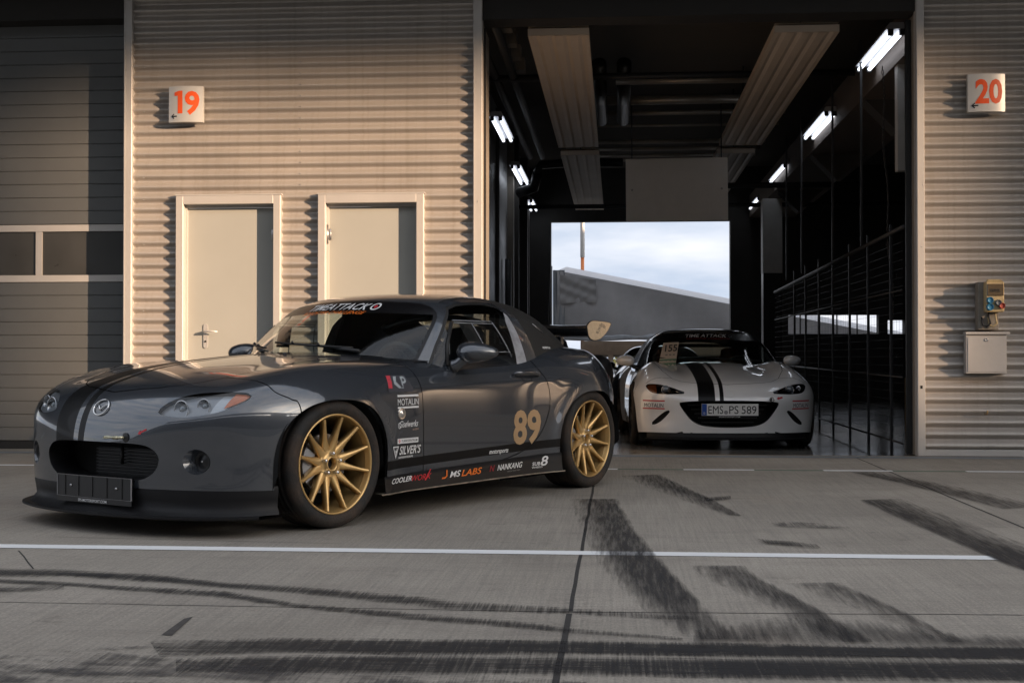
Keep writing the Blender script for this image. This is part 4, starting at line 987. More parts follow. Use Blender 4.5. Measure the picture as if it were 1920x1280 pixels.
q.box(W(3.373, YB, -.05), W(XR, YB+.25, 1.256)); q.box(W(3.373, YB, 1.63), W(XR, YB+.25, 4.7)); q.box(W(5.12, YB, 1.256), W(5.29, YB+.25, 1.63)); q.box(W(5.29, YB, 1.525), W(XR, YB+.25, 1.63)); q.box(W(5.62, YB, 1.256), W(XR, YB+.25, 1.525)); q.build('back_wall', bld)
for x in (3.62, 3.97, 4.33, 4.72):
    q = MB(); q.box(W(x-.012, YB+.1, 1.256), W(x+.012, YB+.13, 1.63)); q.build('window_bar', bld, m_dark)
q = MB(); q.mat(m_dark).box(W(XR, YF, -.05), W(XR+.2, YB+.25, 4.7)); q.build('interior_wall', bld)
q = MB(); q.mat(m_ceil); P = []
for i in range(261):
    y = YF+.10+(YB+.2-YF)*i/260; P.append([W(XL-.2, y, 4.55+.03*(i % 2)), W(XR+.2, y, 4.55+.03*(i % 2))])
q.grid(P); q.build('ceiling', bld); q = MB(); q.box(W(-9, YF+.3, 4.72), W(XR+2, YB+.4, 4.95)); q.build('roof', bld, m_dark); q = MB(); q.box(W(-60, YF-3.1, 5.0), W(80, YF+.34, 5.25)); q.box(W(-60, YF-3.12, 4.96), W(80, YF-3.0, 5.4)); q.build('shade_canopy', bld, m_gs0); q = MB(); q.box(W(-60, YF+.35, 4.96), W(80, YB+.3, 10.5)); q.build('upper_storey', bld, m_gdoor)  # unseen canopy added to keep sky light off the wall
# vertical posts and ducts on the left wall
for yy, wd, dp, mm in ((19.3, .10, .05, m_dark), (21.4, .18, .10, m_jamb), (21.75, .12, .16, m_dark), (24.2, .25, .14, m_dark), (25.3, .16, .10, m_dark)):
    q = MB(); q.box(W(XL, yy, -.05), W(XL+dp, yy+wd, 4.5)); q.build('wall_post', bld, mm)
q = MB(); q.box(W(XL+.002, 17.9, -.05), W(XL+.03, 18.7, 1.55)); q.build('wall_panel', bld, M_void)
q = MB(); q.smooth = True; q.tube([W(XL+.08, 20.6, -.05), W(XL+.08, 20.6, 2.35)], .05, 10); q.build('downpipe', bld, mat('pipe_grey', (.09, .09, .09), .5, .4))
q = MB(); q.smooth = True; q.tube([W(-1.32, 25.9, 3.4), W(-1.30, 25.88, 2.6), W(-1.34, 25.85, 1.6), W(-1.38, 25.8, .4)], .012, 6); q.build('hanging_cable', bld, M_black)
# pillars right of the bay
m_col = mat('column_paint', (.50, .49, .47), .55, var=.08)
q = MB(); q.mat(m_col).box(W(2.44, 22.0, 2.2), W(2.76, 22.3, 3.44)); q.mat(M_blk).box(W(2.445, 22.005, -.05), W(2.755, 22.295, 2.199)); q.build('column', bld)
q = MB(); q.mat(m_col).box(W(2.64, 12.5, 2.55), W(2.745, 12.62, 3.72)); q.build('column', bld)
q = MB(); q.mat(mat('beam_brown', (.16, .13, .11), .7)).box(W(2.62, 12.0, 3.55), W(3.5, 26, 3.98)); q.build('roof_beam', bld)
for yy in (14.2, 18.0, 21.8):
    q = MB(); q.prism([W(2.66, yy, 3.552), W(3.4, yy, 3.552), W(3.0, yy, 3.2)], (0, .3, 0)); q.build('beam_bracket', bld, m_dark, fix=True)
def ctube(name, a, b, r, m, parent=bld, seg=1):
    q = MB(); q.smooth = True; q.tube([W(*a), W(*b)], r, 10); return q.build(name, parent, m)
m_pipe = mat('heating_pipe', (.45, .40, .34), .35, .5, var=.1); m_bar = mat('steel_bar_dark', (.05, .05, .052), .5, .4)
for yy, zz, r, x0, x1 in ((15.9, 4.15, .045, -.0, 2.1), (17.1, 4.15, .06, -.45, 2.1), (18.0, 4.15, .035, -.6, 2.3), (18.7, 4.10, .02, -.6, 2.3), (20.4, 4.15, .035, -.8, 2.3), (21.1, 4.15, .035, -.8, 2.3), (21.8, 4.15, .03, -.8, 2.3), (22.6, 4.2, .03, -.8, 2.3)):
    ctube('heating_pipe', (x0, yy, zz), (x1, yy, zz), r, m_pipe)
for yy, zz, x0, x1, r in ((14.6, 3.93, XL, 2.65, .038), (11.9, 4.05, XL, 2.6, .03), (19.6, 3.35, 1.45, 3.6, .045), (23.0, 3.45, XL, 7, .04), (12.6, 4.42, XL, 2.6, .05)):
    ctube('roof_bar', (x0, yy, zz), (x1, yy, zz), r, m_bar)
for x in (-1.35, -1.15): ctube('overhead_pipe', (x, 12.3, 3.95), (x, 20.5, 3.95), .045, mat('pipe_grey'))
q = MB(); q.smooth = True; q.tube([W(-1.2, 19.9, 3.6), W(-1.15, 20, 3.75), W(-.7, 20, 3.78), W(.1, 20.1, 3.78)], .07, 12); q.tube([W(-1.5, 20.2, 3.35), W(-1.25, 20, 3.4), W(-1.2, 19.95, 3.6)], .08, 12); q.build('duct_elbow', bld, mat('duct_black', (.012, .012, .012), .4))
for x, y0 in ((.02, 17.4), (.32, 17.4)):
    q = MB(); q.smooth = True; q.tube([W(x-.22, y0-1.6, 4.35), W(x-.22, y0-1.2, 4.12), W(x-.22, y0+.8, 4.1)], .09, 12); q.build('duct_elbow', bld, mat('duct_shiny', (.06, .058, .055), .3, .7))
for k in range(5):
    q = MB(); q.box(W(-1.12+.0*k, 12.1+k*.62, 4.02), W(-1.02, 12.3+k*.62, 4.16)); q.build('cable_bracket', bld, m_jamb)
# radiant ceiling panels
m_rad = mat('radiant_panel', (.62, .52, .42), .5, .0, var=.06, vs=2)  # warm light bounced from outside is put into this beige
def radiant(x0, x1, y0, y1, label):
    q = MB(); P = []; n = 12; q.mat(m_rad)
    prof = [0, .0, .012, 0, 0, .0, .012, 0, 0, 0, .012, 0, 0, 0, .012, 0, 0]
    xs = np.linspace(x0, x1, len(prof)); q.grid([[(x, y0, 3.6+d) for x, d in zip(xs, prof)], [(x, y1, 3.6+d) for x, d in zip(xs, prof)]])
    q.box((x0, y0-.004, 3.60), (x1, y0+.02, 3.66)); q.box((x0, y1-.02, 3.60), (x1, y1, 3.66)); q.quad((x0, y0, 3.68), (x1, y0, 3.68), (x1, y1, 3.68), (x0, y1, 3.68))
    q.box((x0-.004, y0, 3.598), (x0+.006, y1, 3.66)); q.box((x1-.006, y0, 3.598), (x1+.004, y1, 3.66))
    o = q.build('radiant_panel'); tag(o, label, 'heater panel', 'ribbed heating panels under the garage ceiling')
    c = MB(); c.smooth = True
    for yy in (y0+.4, y1-.4): c.tube([((x0+x1)/2, yy, 3.68), ((x0+x1)/2, yy, 4.56)], .008, 6)
    h = c.build('hanger_rod', o, m_bar); h['kind'] = 'stuff'
radiant(-.76, -.235, 11.34, 17.45, 'long ribbed beige ceiling panel on the left, nearest the garage opening')
radiant(-.76, -.235, 18.1, 24.9, 'ribbed ceiling panel on the left, continuing behind the nearer one')
radiant(1.37, 1.915, 11.4, 17.45, 'long ribbed beige ceiling panel on the right, nearest the garage opening')
radiant(1.39, 1.90, 18.1, 24.9, 'ribbed ceiling panel on the right, partly hidden by the hanging board')
# strip lights
m_tube = mat('lit_tube', (.9, .9, .9), .5, emit=(.84, .90, 1), es=1.5); m_house = mat('lamp_white', (.42, .42, .44), .4)
def strip(x, y0, y1, label):
    t = thing('strip_light', label, 'ceiling light', (x, y0, 3.7), 0, 'twin tube lights under the garage ceiling')
    L_ = y1-y0
    q = MB(); q.prism([(-.090, 0, .028), (.090, 0, .028), (.060, 0, .085), (-.060, 0, .085)], (0, L_, 0)); q.build('housing', t, m_house, fix=True)
    for sx in (-.05, .05):
        q = MB(); q.smooth = True; q.tube([(sx, .05, .0), (sx, L_-.05, .0)], .019, 12); q.build('tube', t, m_tube)
        for ya in (0, L_-.045): q = MB(); q.box((sx-.022, ya, -.025), (sx+.022, ya+.045, .0275)); q.build('tube_holder', t, mat('holder_grey', (.04, .04, .045), .5))
for i, (x, a, b) in enumerate(((2.50, 11.86, 13.43), (2.555, 15.78, 17.58), (2.61, 20.05, 21.94), (2.66, 24.2, 25.8))):
    strip(x, a, b, ['lit twin tube light at the top right corner of the garage opening, the largest', 'second lit twin tube light on the right, left of the roof beam', 'third lit twin tube light on the right, beside the hanging board', 'small lit twin tube light on the right above the painted column'][i])
for i, (x, a, b) in enumerate(((-1.45, 15.78, 17.47), (-1.53, 19.84, 21.81), (-1.62, 24.2, 25.8))):
    strip(x, a, b, ['lit twin tube light nearest on the left wall of the garage', 'middle lit twin tube light of the three on the left wall', 'smallest lit twin tube light on the left, close to the rear opening'][i])
# hanging board
b_ = MB(); b_.box((-.655, -.012, -.405), (.655, .012, .405), .003); bo = thing('hanging_board', 'plain grey rectangular board hanging in front of the rear opening', 'board', (.785, 17., 2.968))
bo.rotation_euler = (0, R(-.35), 0); b_.build('panel', bo, mat('board_grey', (.80, .79, .76), .5, var=.03))
for sx in (-.575, .575):
    q = MB(); q.smooth = True; q.lathe([(.014, -.013), (.012, -.02), (.001, -.021)], 14, c=(sx, 0, -.0)); q.build('bolt', bo, M_steel)
    q = MB(); q.smooth = True; q.tube([(sx, 0, .405), (sx, 0, 1.1)], .008, 6); q.build('hanger', bo, m_bar)
# wire cage along the right
cg = thing('wire_cage', 'dark wire mesh partition with tall posts along the right of the bay', 'fence', (2.42, 11.3, -.05))
m_cage = mat('galvanised_dark', (.045, .045, .047), .5, .6)
q = MB(); q.smooth = True; q.tube([(0, -.1, 1.95), (0, 8.9, 1.84)], .022, 8); q.build('top_rail', cg, m_cage)
for k, (z0, z1) in enumerate(((1.42, 1.42), (.68, .74), (.12, .12))):
    q = MB(); q.smooth = True; q.tube([(0, 0, z0), (0, 8.9, z1)], .010, 6); q.build('mid_rail', cg, m_cage)
for y in (.45, 1.5, 2.5, 3.55, 4.55, 5.65, 6.7):
    q = MB(); q.box((-.012, y-.012, 0), (.012, y+.012, 2.02)); q.build('post', cg, m_cage)
for y in (1.9, 3.62, 6.08, 7.6):
    q = MB(); q.box((.0, y-.012, 1.95), (.022, y+.012, 4.0)); q.build('tall_post', cg, m_bar)
q = MB()
for z in np.arange(.18, 1.88, .075): q.tube([(.004, 0, z), (.004, 8.9, z)], .0013, 4, cap=False)
q.build('horizontal_wires', cg, m_cage)['kind'] = 'stuff'
q = MB()
for y in np.arange(.05, 8.9, .11): q.tube([(.008, y, .1), (.008, y, 1.9)], .0011, 4, cap=False)
q.build('vertical_wires', cg, m_cage)['kind'] = 'stuff'
# low wooden pallets leaning behind the cage
for (x, y, n, lab) in ((3.3, 15.2, 5, 'pale timber slats leaning upright in the dark behind the wire cage'),):
    t = thing('timber_rack', lab, 'timber', (x, y, -.05), R(12))
    for k in range(n):
        q = MB(); q.box((-.02+.10*k, -.01, 0), (.03+.10*k, .01, .62+.10*k)); q.build('slat', t, mat('bare_timber', (.30, .20, .10), .7, var=.2))
# chain near the right jamb
ch = MB(); ch.smooth = False
for i in range(64):
    z = 3.45-i*.036; x = 2.44+.012*math.sin(i*.25)+.09*(i/64)**1.3; o = Vector((x, 12.2, z)); pts = []
    for k in range(8):
        a = 2*math.pi*k/8; dx, dz = .009*math.cos(a), .022*math.sin(a); pts.append(o+(Vector((dx, 0, dz)) if i % 2 else Vector((0, dx, dz))))
    ch.tube(pts+[pts[0]], .0035, 4, cap=False)
tag(ch.build('hoist_chain', None, m_bar), 'dark hoist chain hanging down beside the right jamb', 'chain')
# ------------------------------------------------------------------ signs and boxes on the wall
def number_sign(txt, x, z, lab):
    t = thing('number_sign', lab, 'sign', (x, YF, z)); q = MB(); q.smooth = True; P = []
    w_ = .147
    def cy(u): return -.042-.026*(1-(u/w_)**2)
    for u in np.linspace(-w_, w_, 13): P.append([(u, cy(u), -.152), (u, cy(u), .152)])
    q.grid([p for p in P]); 
    for zz in (-.152, .152): q.add([(u, cy(u), zz) for u in np.linspace(-w_, w_, 13)]+[(w_, 0.0, zz), (-w_, .0, zz)], [tuple(range(15))])
    q.add([(-w_, -.042, -.152), (-w_, .0, -.152), (-w_, .0, .152), (-w_, -.042, .152), (w_, -.042, -.152), (w_, .0, -.152), (w_, .0, .152), (w_, -.042, .152)], [(0, 3, 2, 1), (4, 5, 6, 7)])
    for i in range(12, len(q.sm)): q.sm[i] = False
    q.build('sign_face', t, mat('sign_silver', (.60, .60, .58), .38, .35), fix=False)
    if txt == '19':
        one = (np.array([(0, .150), (0, .178), (.040, .192), (.072, .192), (.072, 0), (.030, 0), (.030, .150)]), [(0, 1, 2, 6), (6, 2, 3, 4, 5)]); V, Fc = join2d(one, mv(fitw(text2d('9', .192, 0, .030), .122), .092, 0))
    else: V, Fc = fitw(text2d(txt, .192, 0, .032), .215)
    wd = V[:, 0].max()
    fn = lambda u, v: np.stack([u-.104+.012, np.array([cy(a) for a in (u-.092)])-.0016, v-.080+0*u], -1)
    decal('numeral', V, Fc, fn, t, mat('sign_orange', (.72, .09, .015), .45), .03)
    A = (np.array([(0, 0), (.022, .022), (.028, .016), (.016, .005), (.050, .005), (.050, -.005), (.016, -.005), (.028, -.016), (.022, -.022)]), [(0, 1, 2, 3), (3, 4, 5, 6), (0, 3, 6), (0, 6, 7, 8)])
    decal('arrow', A[0]*1.05, A[1], lambda u, v: np.stack([u-.122, np.array([cy(a) for a in (u-.122)])-.0022, v-.103+0*u], -1), t, M_blk, .03)
    return t
number_sign('19', -3.637, 2.942, 'curved silver sign with orange number 19 on the left wall')
number_sign('20', 2.986, 2.932, 'curved silver sign with orange number 20 on the right wall')
t = thing('socket_box', 'weathered beige power socket box with blue sockets above the grey cabinet', 'socket box', (2.99, YF, 1.02))
m_bx = mat('aged_beige', (.42, .33, .18), .6, var=.25, vs=22); m_bk = mat('box_backplate', (.22, .20, .17), .6, var=.15, vs=15)
q = MB(); q.box((-.085, -.075, 0), (.075, .02, .385), .004); q.build('backplate', t, m_bk)
q = MB(); q.box((-.045, -.15, .14), (.100, -.076, .385), .008); q.prism([(-.03, -.15, .385), (.09, -.15, .385), (.08, -.12, .402), (-.02, -.12, .402)], (0, .04, 0)); q.build('housing', t, m_bx, fix=True)
q = MB(); q.box((-.035, -.160, .27), (.092, -.151, .365), .004); q.build('fuse_window', t, mat('brown_window', (.10, .075, .045), .25, coat=.5))
q = MB()
for k in range(5): q.box((-.012+k*.016, -.163, .300), (-.003+k*.016, -.1605, .325))
q.build('fuse_row', t, mat('fuse_dark', (.03, .025, .02), .5))['kind'] = 'stuff'
mbl = mat('socket_blue', (.02, .16, .30), .45); mrd = mat('socket_red', (.35, .05, .03), .5)
for x, z, m, r in ((-.015, .235, mbl, .026), (-.015, .180, mbl, .028), (.05, .215, mat('socket_grey', (.10, .12, .14), .5), .024), (.078, .19, mrd, .024)):
    q = MB(); q.smooth = True; q.lathe([(r, 0), (r, -.022), (r*.86, -.03), (r*.8, -.026), (r*.5, -.02), (.001, -.022)], 20, c=(x, -.15, z)); q.build('socket', t, m)
for x in (-.01, .04):
    q = MB(); q.smooth = True; q.tube([(x, -.10, .15), (x, -.115, .10), (x+.012, -.11, .05), (x-.015, -.10, .025), (x-.045, -.095, .04), (x-.05, -.09, .10)], .008, 8); q.build('cable', t, m_bx if x > 0 else M_black)
t = thing('wall_cabinet', 'square grey metal cabinet with a round lock below the socket box', 'cabinet', (2.973, YF, .668))
m_cb = mat('cabinet_grey', (.42, .41, .40), .5, .15, var=.06, vs=6)
q = MB(); q.box((-.160, -.055, 0), (.160, .02, .315), .003); q.build('body', t, m_cb)
q = MB(); q.box((-.146, -.060, .012), (.146, -.0555, .292), .001); q.build('door', t, m_cb)
q = MB(); q.box((-.167, -.075, .316), (.182, .02, .336), .002); q.build('lid', t, m_cb)
q = MB(); q.smooth = True; q.lathe([(.014, -.060), (.013, -.067), (.009, -.066), (.008, -.062), (.001, -.062)], 18, c=(.0, 0, .272)); q.build('lock', t, M_steel)
t = MB(); t.smooth = True; t.tube([(2.985, YF+.03, .340), (2.985, YF-.03, .342), (2.987, YF-.032, .370)], .007, 8); tag(t.build('wall_hook', None, mat('hook_brass', (.35, .24, .12), .5, .6)), 'small brass hook low on the right corrugated wall', 'hook')
# ------------------------------------------------------------------ ground
def concrete():
    m = bpy.data.materials.new('apron_concrete'); m.use_nodes = True; nt = m.node_tree; b = nt.nodes['Principled BSDF']; L = nt.links.new
    tc = nt.nodes.new('ShaderNodeTexCoord')
    def nz(sc, st, det=5, ro=.6, dist=0):
        mp = nt.nodes.new('ShaderNodeMapping'); mp.inputs['Scale'].default_value = st; n = nt.nodes.new('ShaderNodeTexNoise'); n.inputs['Scale'].default_value = sc; n.inputs['Detail'].default_value = det; n.inputs['Roughness'].default_value = ro; n.inputs['Distortion'].default_value = dist
        L(tc.outputs['Object'], mp.inputs[0]); L(mp.outputs[0], n.inputs['Vector']); return n
    def ramp(n, p0, p1, c0, c1):
        r = nt.nodes.new('ShaderNodeValToRGB'); r.color_ramp.elements[0].position = p0; r.color_ramp.elements[1].position = p1; r.color_ramp.elements[0].color = (*c0, 1); r.color_ramp.elements[1].color = (*c1, 1); L(n.outputs['Fac'], r.inputs['Fac']); return r
    def mix(a, c, f, mode='MULTIPLY'):
        x = nt.nodes.new('ShaderNodeMix'); x.data_type = 'RGBA'; x.blend_type = mode; x.inputs[0].default_value = f; L(a, x.inputs[6]); L(c, x.inputs[7]); return x.outputs[2]
    base = ramp(nz(.55, (1, 1, 1), 8, .62), .30, .70, (.238, .216, .188), (.375, .342, .298))
    streak = ramp(nz(1, (75, 1.6, 1), 4, .65, .25), .36, .60, (.86, .86, .865), (1.05, 1.05, 1.04))
    fine = ramp(nz(130, (1, .5, 1), 5, .75), .3, .7, (.66, .66, .665), (1.28, 1.28, 1.27))
    cross = ramp(nz(1.2, (3, 42, 1), 4, .7, .2), .35, .5, (.90, .90, .91), (1.02, 1.02, 1.02))
    dirt = ramp(nz(2.6, (.5, 1.6, 1), 7, .7), .52, .80, (1, 1, 1), (.72, .71, .72))
    red = nz(.38, (1, 1, 1), 4, .5); rr = ramp(red, .60, .72, (1, 1, 1), (1.10, .98, .90))
    sp = nt.nodes.new('ShaderNodeSeparateXYZ'); L(tc.outputs['Object'], sp.inputs[0])
    def mth(op, a, bb):
        n = nt.nodes.new('ShaderNodeMath'); n.operation = op
        for i, q in enumerate((a, bb)):
            if isinstance(q, (int, float)): n.inputs[i].default_value = q
            else: L(q, n.inputs[i])
        return n.outputs[0]
    cell = nt.nodes.new('ShaderNodeTexWhiteNoise'); cb = nt.nodes.new('ShaderNodeCombineXYZ')
    L(mth('FLOOR', mth('DIVIDE', mth('ADD', sp.outputs[0], .14), 3.1), 0), cb.inputs[0]); L(mth('FLOOR', mth('DIVIDE', mth('SUBTRACT', sp.outputs[1], 4.02), 6.6), 0), cb.inputs[1]); L(cb.outputs[0], cell.inputs['Vector'])
    slab = nt.nodes.new('ShaderNodeMapRange'); slab.inputs['To Min'].default_value = .88; slab.inputs['To Max'].default_value = 1.06; L(cell.outputs['Value'], slab.inputs['Value'])
    sl_ = nt.nodes.new('ShaderNodeCombineColor'); [L(slab.outputs[0], sl_.inputs[i]) for i in range(3)]
    spots = ramp(nz(4.5, (1, 1, 1), 7, .8), .30, .42, (.55, .53, .53), (1, 1, 1))
    c = mix(base.outputs[0], streak.outputs[0], 1); c = mix(c, sl_.outputs[0], 1); c = mix(c, spots.outputs[0], .8); c = mix(c, fine.outputs[0], 1); c = mix(c, cross.outputs[0], 1); c = mix(c, dirt.outputs[0], 1); c = mix(c, rr.outputs[0], .8)
    L(c, b.inputs['Base Color']); b.inputs['Roughness'].default_value = .62; b.inputs['Specular IOR Level'].default_value = .35
    bp = nt.nodes.new('ShaderNodeBump'); bp.inputs['Strength'].default_value = .35; bp.inputs['Distance'].default_value = .004; L(streak.outputs[0], bp.inputs['Height']); L(bp.outputs[0], b.inputs['Normal'])
    return m
m_con = concrete()
def rects(name, rs, m, z, kind='structure'):
    q = MB(); q.mat(m)
    for x0, y0, x1, y1 in rs: q.quad((x0, y0, z), (x1, y0, z), (x1, y1, z), (x0, y1, z))
    o = q.build(name); o['kind'] = kind; return o
rects('ground', [(-300, -300, 300, YF-.02), (-300, YF-.02, XL-.2, 26.3), (XR+.2, YF-.02, 300, 26.3), (-300, 26.3, 300, 500)], m_con, 0)
q = MB(); q.mat(mat('garage_floor_coat', (.15, .145, .135), .2, 0, var=.25, vs=1.1, rvar=.08, spec=.5)); q.quad((-9, YF+.28, -.05), (XR+.2, YF+.28, -.05), (XR+.2, 26.3, -.05), (-9, 26.3, -.05)); q.quad((-9, YF-.02, 0.), (XR+.2, YF-.02, 0.), (XR+.2, YF+.28, -.05), (-9, YF+.28, -.05)); o = q.build('garage_floor'); o['kind'] = 'structure'
rects('threshold_strip', [(-9, YF-.28, 12, YF-.11)], mat('threshold_blue_grey', (.16, .19, .22), .5, var=.35, vs=4, vstretch=(1, 6, 1)), .0008)
m_line = mat('road_paint_white', (.66, .68, .70), .6, var=.12, vs=9, vstretch=(1, 3, 1), bump=.2, bs=200)
def worn(name, col, lo, hi, sc, st, alpha=1., det=6, edge=None, con=1.):
    """thin worn layer (paint or rubber) that breaks up over the concrete"""
    if name in MATS: return MATS[name]
    m = bpy.data.materials.new(name); m.use_nodes = True; nt = m.node_tree; b = nt.nodes['Principled BSDF']; L = nt.links.new
    b.inputs['Base Color'].default_value = (*col, 1); b.inputs['Roughness'].default_value = .6
    tc = nt.nodes.new('ShaderNodeTexCoord'); mp = nt.nodes.new('ShaderNodeMapping'); mp.inputs['Scale'].default_value = st
    n = nt.nodes.new('ShaderNodeTexNoise'); n.inputs['Scale'].default_value = sc; n.inputs['Detail'].default_value = det; n.inputs['Roughness'].default_value = .68
    r = nt.nodes.new('ShaderNodeMapRange'); r.inputs['From Min'].default_value = lo; r.inputs['From Max'].default_value = hi; r.inputs['To Max'].default_value = alpha
    at = nt.nodes.new('ShaderNodeAttribute'); at.attribute_name = 'wear'; ad = nt.nodes.new('ShaderNodeMath'); ad.operation = 'ADD'; sb = nt.nodes.new('ShaderNodeMath'); sb.operation = 'SUBTRACT'; sb.inputs[1].default_value = .5
    ml = nt.nodes.new('ShaderNodeMath'); ml.operation = 'MULTIPLY'; ml.inputs[1].default_value = .50
    L(tc.outputs['Object'], mp.inputs[0]); L(mp.outputs[0], n.inputs['Vector']); L(at.outputs['Fac'], sb.inputs[0]); L(sb.outputs[0], ml.inputs[0]); L(ml.outputs[0], ad.inputs[0]); 
    cn = nt.nodes.new('ShaderNodeMath'); cn.operation = 'MULTIPLY_ADD'; cn.inputs[1].default_value = con; cn.inputs[2].default_value = .5-.5*con; L(n.outputs['Fac'], cn.inputs[0])
    if con > 1.5:
        mp2 = nt.nodes.new('ShaderNodeMapping'); mp2.inputs['Scale'].default_value = (150, 4, 1); n2 = nt.nodes.new('ShaderNodeTexNoise'); n2.inputs['Scale'].default_value = 1; n2.inputs['Detail'].default_value = 3; L(tc.outputs['Object'], mp2.inputs[0]); L(mp2.outputs[0], n2.inputs['Vector'])
        c2 = nt.nodes.new('ShaderNodeMath'); c2.operation = 'MULTIPLY_ADD'; c2.inputs[1].default_value = 1.1; L(n2.outputs['Fac'], c2.inputs[0]); c2.inputs[2].default_value = -.55; a2 = nt.nodes.new('ShaderNodeMath'); a2.operation = 'ADD'; L(c2.outputs[0], a2.inputs[0]); L(cn.outputs[0], a2.inputs[1]); cn = a2
    L(cn.outputs[0], ad.inputs[1]); L(ad.outputs[0], r.inputs['Value']); L(r.outputs[0], b.inputs['Alpha'])
    MATS[name] = m; return m
m_wl = worn('worn_white_line', (.74, .75, .76), .18, .30, 60, (1, 1, 1)); m_gl = worn('worn_green_line', (.05, .17, .11), .38, .62, 12, (1, 2, 1), .8)
def strip_mesh(name, rows, m, z, kind='structure', nw=10):
    """rows: list of (left xy, right xy, strength); soft edges through the 'wear' attribute"""
    V = []; A = []; Fc = []
    R_ = []
    for i in range(len(rows)-1):
        for t in np.linspace(0, 1, 7)[:-1]:
            R_.append([np.array(rows[i][k])*(1-t)+np.array(rows[i+1][k])*t for k in (0, 1)]+[rows[i][2]*(1-t)+rows[i+1][2]*t]+[np.array(rows[i][3])*(1-t)+np.array(rows[i+1][3])*t])
    R_.append([np.array(rows[-1][k], float) for k in (0, 1)]+[rows[-1][2], np.array(rows[-1][3], float)])
    for l, r, s_, e in R_:
        for k in range(nw+1):
            u = k/nw; p = l*(1-u)+r*u; V.append((p[0], p[1], z)); ed = min(1, u/max(e[0], 1e-3))*min(1, (1-u)/max(e[1], 1e-3)); A.append(s_*ed*(1.32 if 'tyre' in name else 1))
    n = nw+1
    for i in range(len(R_)-1):
        for k in range(nw): Fc.append((i*n+k, i*n+k+1, (i+1)*n+k+1, (i+1)*n+k))
    me = bpy.data.meshes.new(name); me.from_pydata(V, [], Fc); me.materials.append(m); a = me.attributes.new('wear', 'FLOAT', 'POINT'); a.data.foreach_set('value', A); me.update()
    o = link(bpy.data.objects.new(name, me)); o['kind'] = kind; return o
# camera maths only to read ground positions of the marks once
_f = 2450.; _F = np.array([-math.sin(yaw)*math.cos(pit), math.cos(yaw)*math.cos(pit), math.sin(pit)]); _R = np.array([math.cos(yaw), math.sin(yaw), 0]); _U = np.cross(_R, _F)
def gp(px, py):
    d = _F+_R*(px-960)/_f-_U*(py-640)/_f; t = -.8/d[2]; return (d[0]*t, d[1]*t)
def solid(name, rs, m, z):
    o = None
    for (x0, y0, x1, y1) in rs: o = strip_mesh(name, [((x0, y0), (x0, y1), 1.25, (.02, .02)), ((x1, y0), (x1, y1), 1.25, (.02, .02))], m, z)
    return o
# pit lane lines
yl = 5.355
solid('painted_line', [(-9, yl-.052, 1.505, yl+.052)], m_wl, .0022)
xd = gp(1150, 880)[0]
edges = [(-12.6, -11.3), (-9.9, -8.6), (-7.1, -5.8), (-4.6, -3.65)]
for a, b in ((1130, 1158), (1282, 1415), (1542, 1671), (1803, 2100)): edges.append((gp(a, 881)[0], gp(b, 882)[0]))
solid('painted_line', [(a, 9.335, b, 9.42) for a, b in edges], m_wl, .0022)
solid('painted_line', [(-9, 9.35, 9, 9.40)], m_gl, .0016)
# slab joints
m_joint = mat('joint_sealant', (.028, .026, .025), .8, var=.3, vs=30)
def joint(pts, w_, z=.0010):
    q = MB(); q.mat(m_joint); P = []
    for i, p in enumerate(pts):
        a = np.array(pts[max(0, i-1)]); b = np.array(pts[min(len(pts)-1, i+1)]); t = b-a; t = t/np.linalg.norm(t); n = np.array([-t[1], t[0]]); p = np.array(p); w2 = w_/2
        P.append([(p[0]-n[0]*w2, p[1]-n[1]*w2, z), (p[0]+n[0]*w2, p[1]+n[1]*w2, z)])
    q.grid(P); o = q.build('slab_joint'); o['kind'] = 'structure'
def jl(a, b, w_, n=14, j=.003): joint([(a[0]*(1-t)+b[0]*t+random.uniform(-j, j), a[1]*(1-t)+b[1]*t+random.uniform(-j, j)) for t in np.linspace(0, 1, n)], w_)
j0 = gp(1113, 915); j1 = gp(1069, 1146); j2 = gp(1066, 1150); j3 = gp(1050, 1285)
jl((j0[0], 10.55), j1, .014, 26); jl(j2, (j3[0], -6), .018, 30)
jl(gp(-80, 1127), gp(1066, 1147), .005, 30); jl(gp(1066, 1147), gp(2000, 1153), .006, 24)
k0 = gp(1640, 872); k1 = gp(1865, 967); kx = (k0[0]+k1[0])/2; jl((kx, 10.55), (kx, 0), .012, 24)
jl(gp(35, 1032), gp(62, 1066), .006, 4); jl(gp(100, 1006), gp(640, 1019), .004, 12)
# tyre marks
m_r1 = worn('rubber_mark', (.012, .0115, .013), .22, .90, 1.0, (2.2, 120, 1), .97, 10, con=2.1)
m_r2 = worn('rubber_mark_diag', (.013, .0125, .015), .22, .92, 1.0, (60, 3.5, 1), .90, 12, con=1.35)
m_r3 = worn('rubber_scuff', (.04, .038, .04), .35, .9, 5, (1, 3, 1), .8, 8, con=2.4)
def marks(rows, m, z, e=(.25, .25)):
    strip_mesh('tyre_mark', [(gp(*a), gp(*b), s_, (ee if ee else e)) for a, b, s_, ee in rows], m, z)
marks([((280, 1202), (300, 1232), .25, None), ((520, 1196), (520, 1226), .72, None), ((800, 1198), (800, 1230), .86, None), ((1060, 1200), (1060, 1230), .84, None), ((1280, 1204), (1280, 1232), .88, None), ((1600, 1210), (1600, 1236), .95, None), ((2000, 1214), (2000, 1240), .95, None)], m_r1, 0.0028)
marks([((330, 1236), (330, 1262), .30, None), ((480, 1230), (480, 1266), .78, None), ((700, 1226), (700, 1266), .72, None), ((950, 1230), (950, 1268), .66, None), ((1200, 1232), (1200, 1270), .76, None), ((1450, 1234), (1450, 1276), .86, None), ((2000, 1240), (2000, 1282), .88, None)], m_r1, 0.0031)
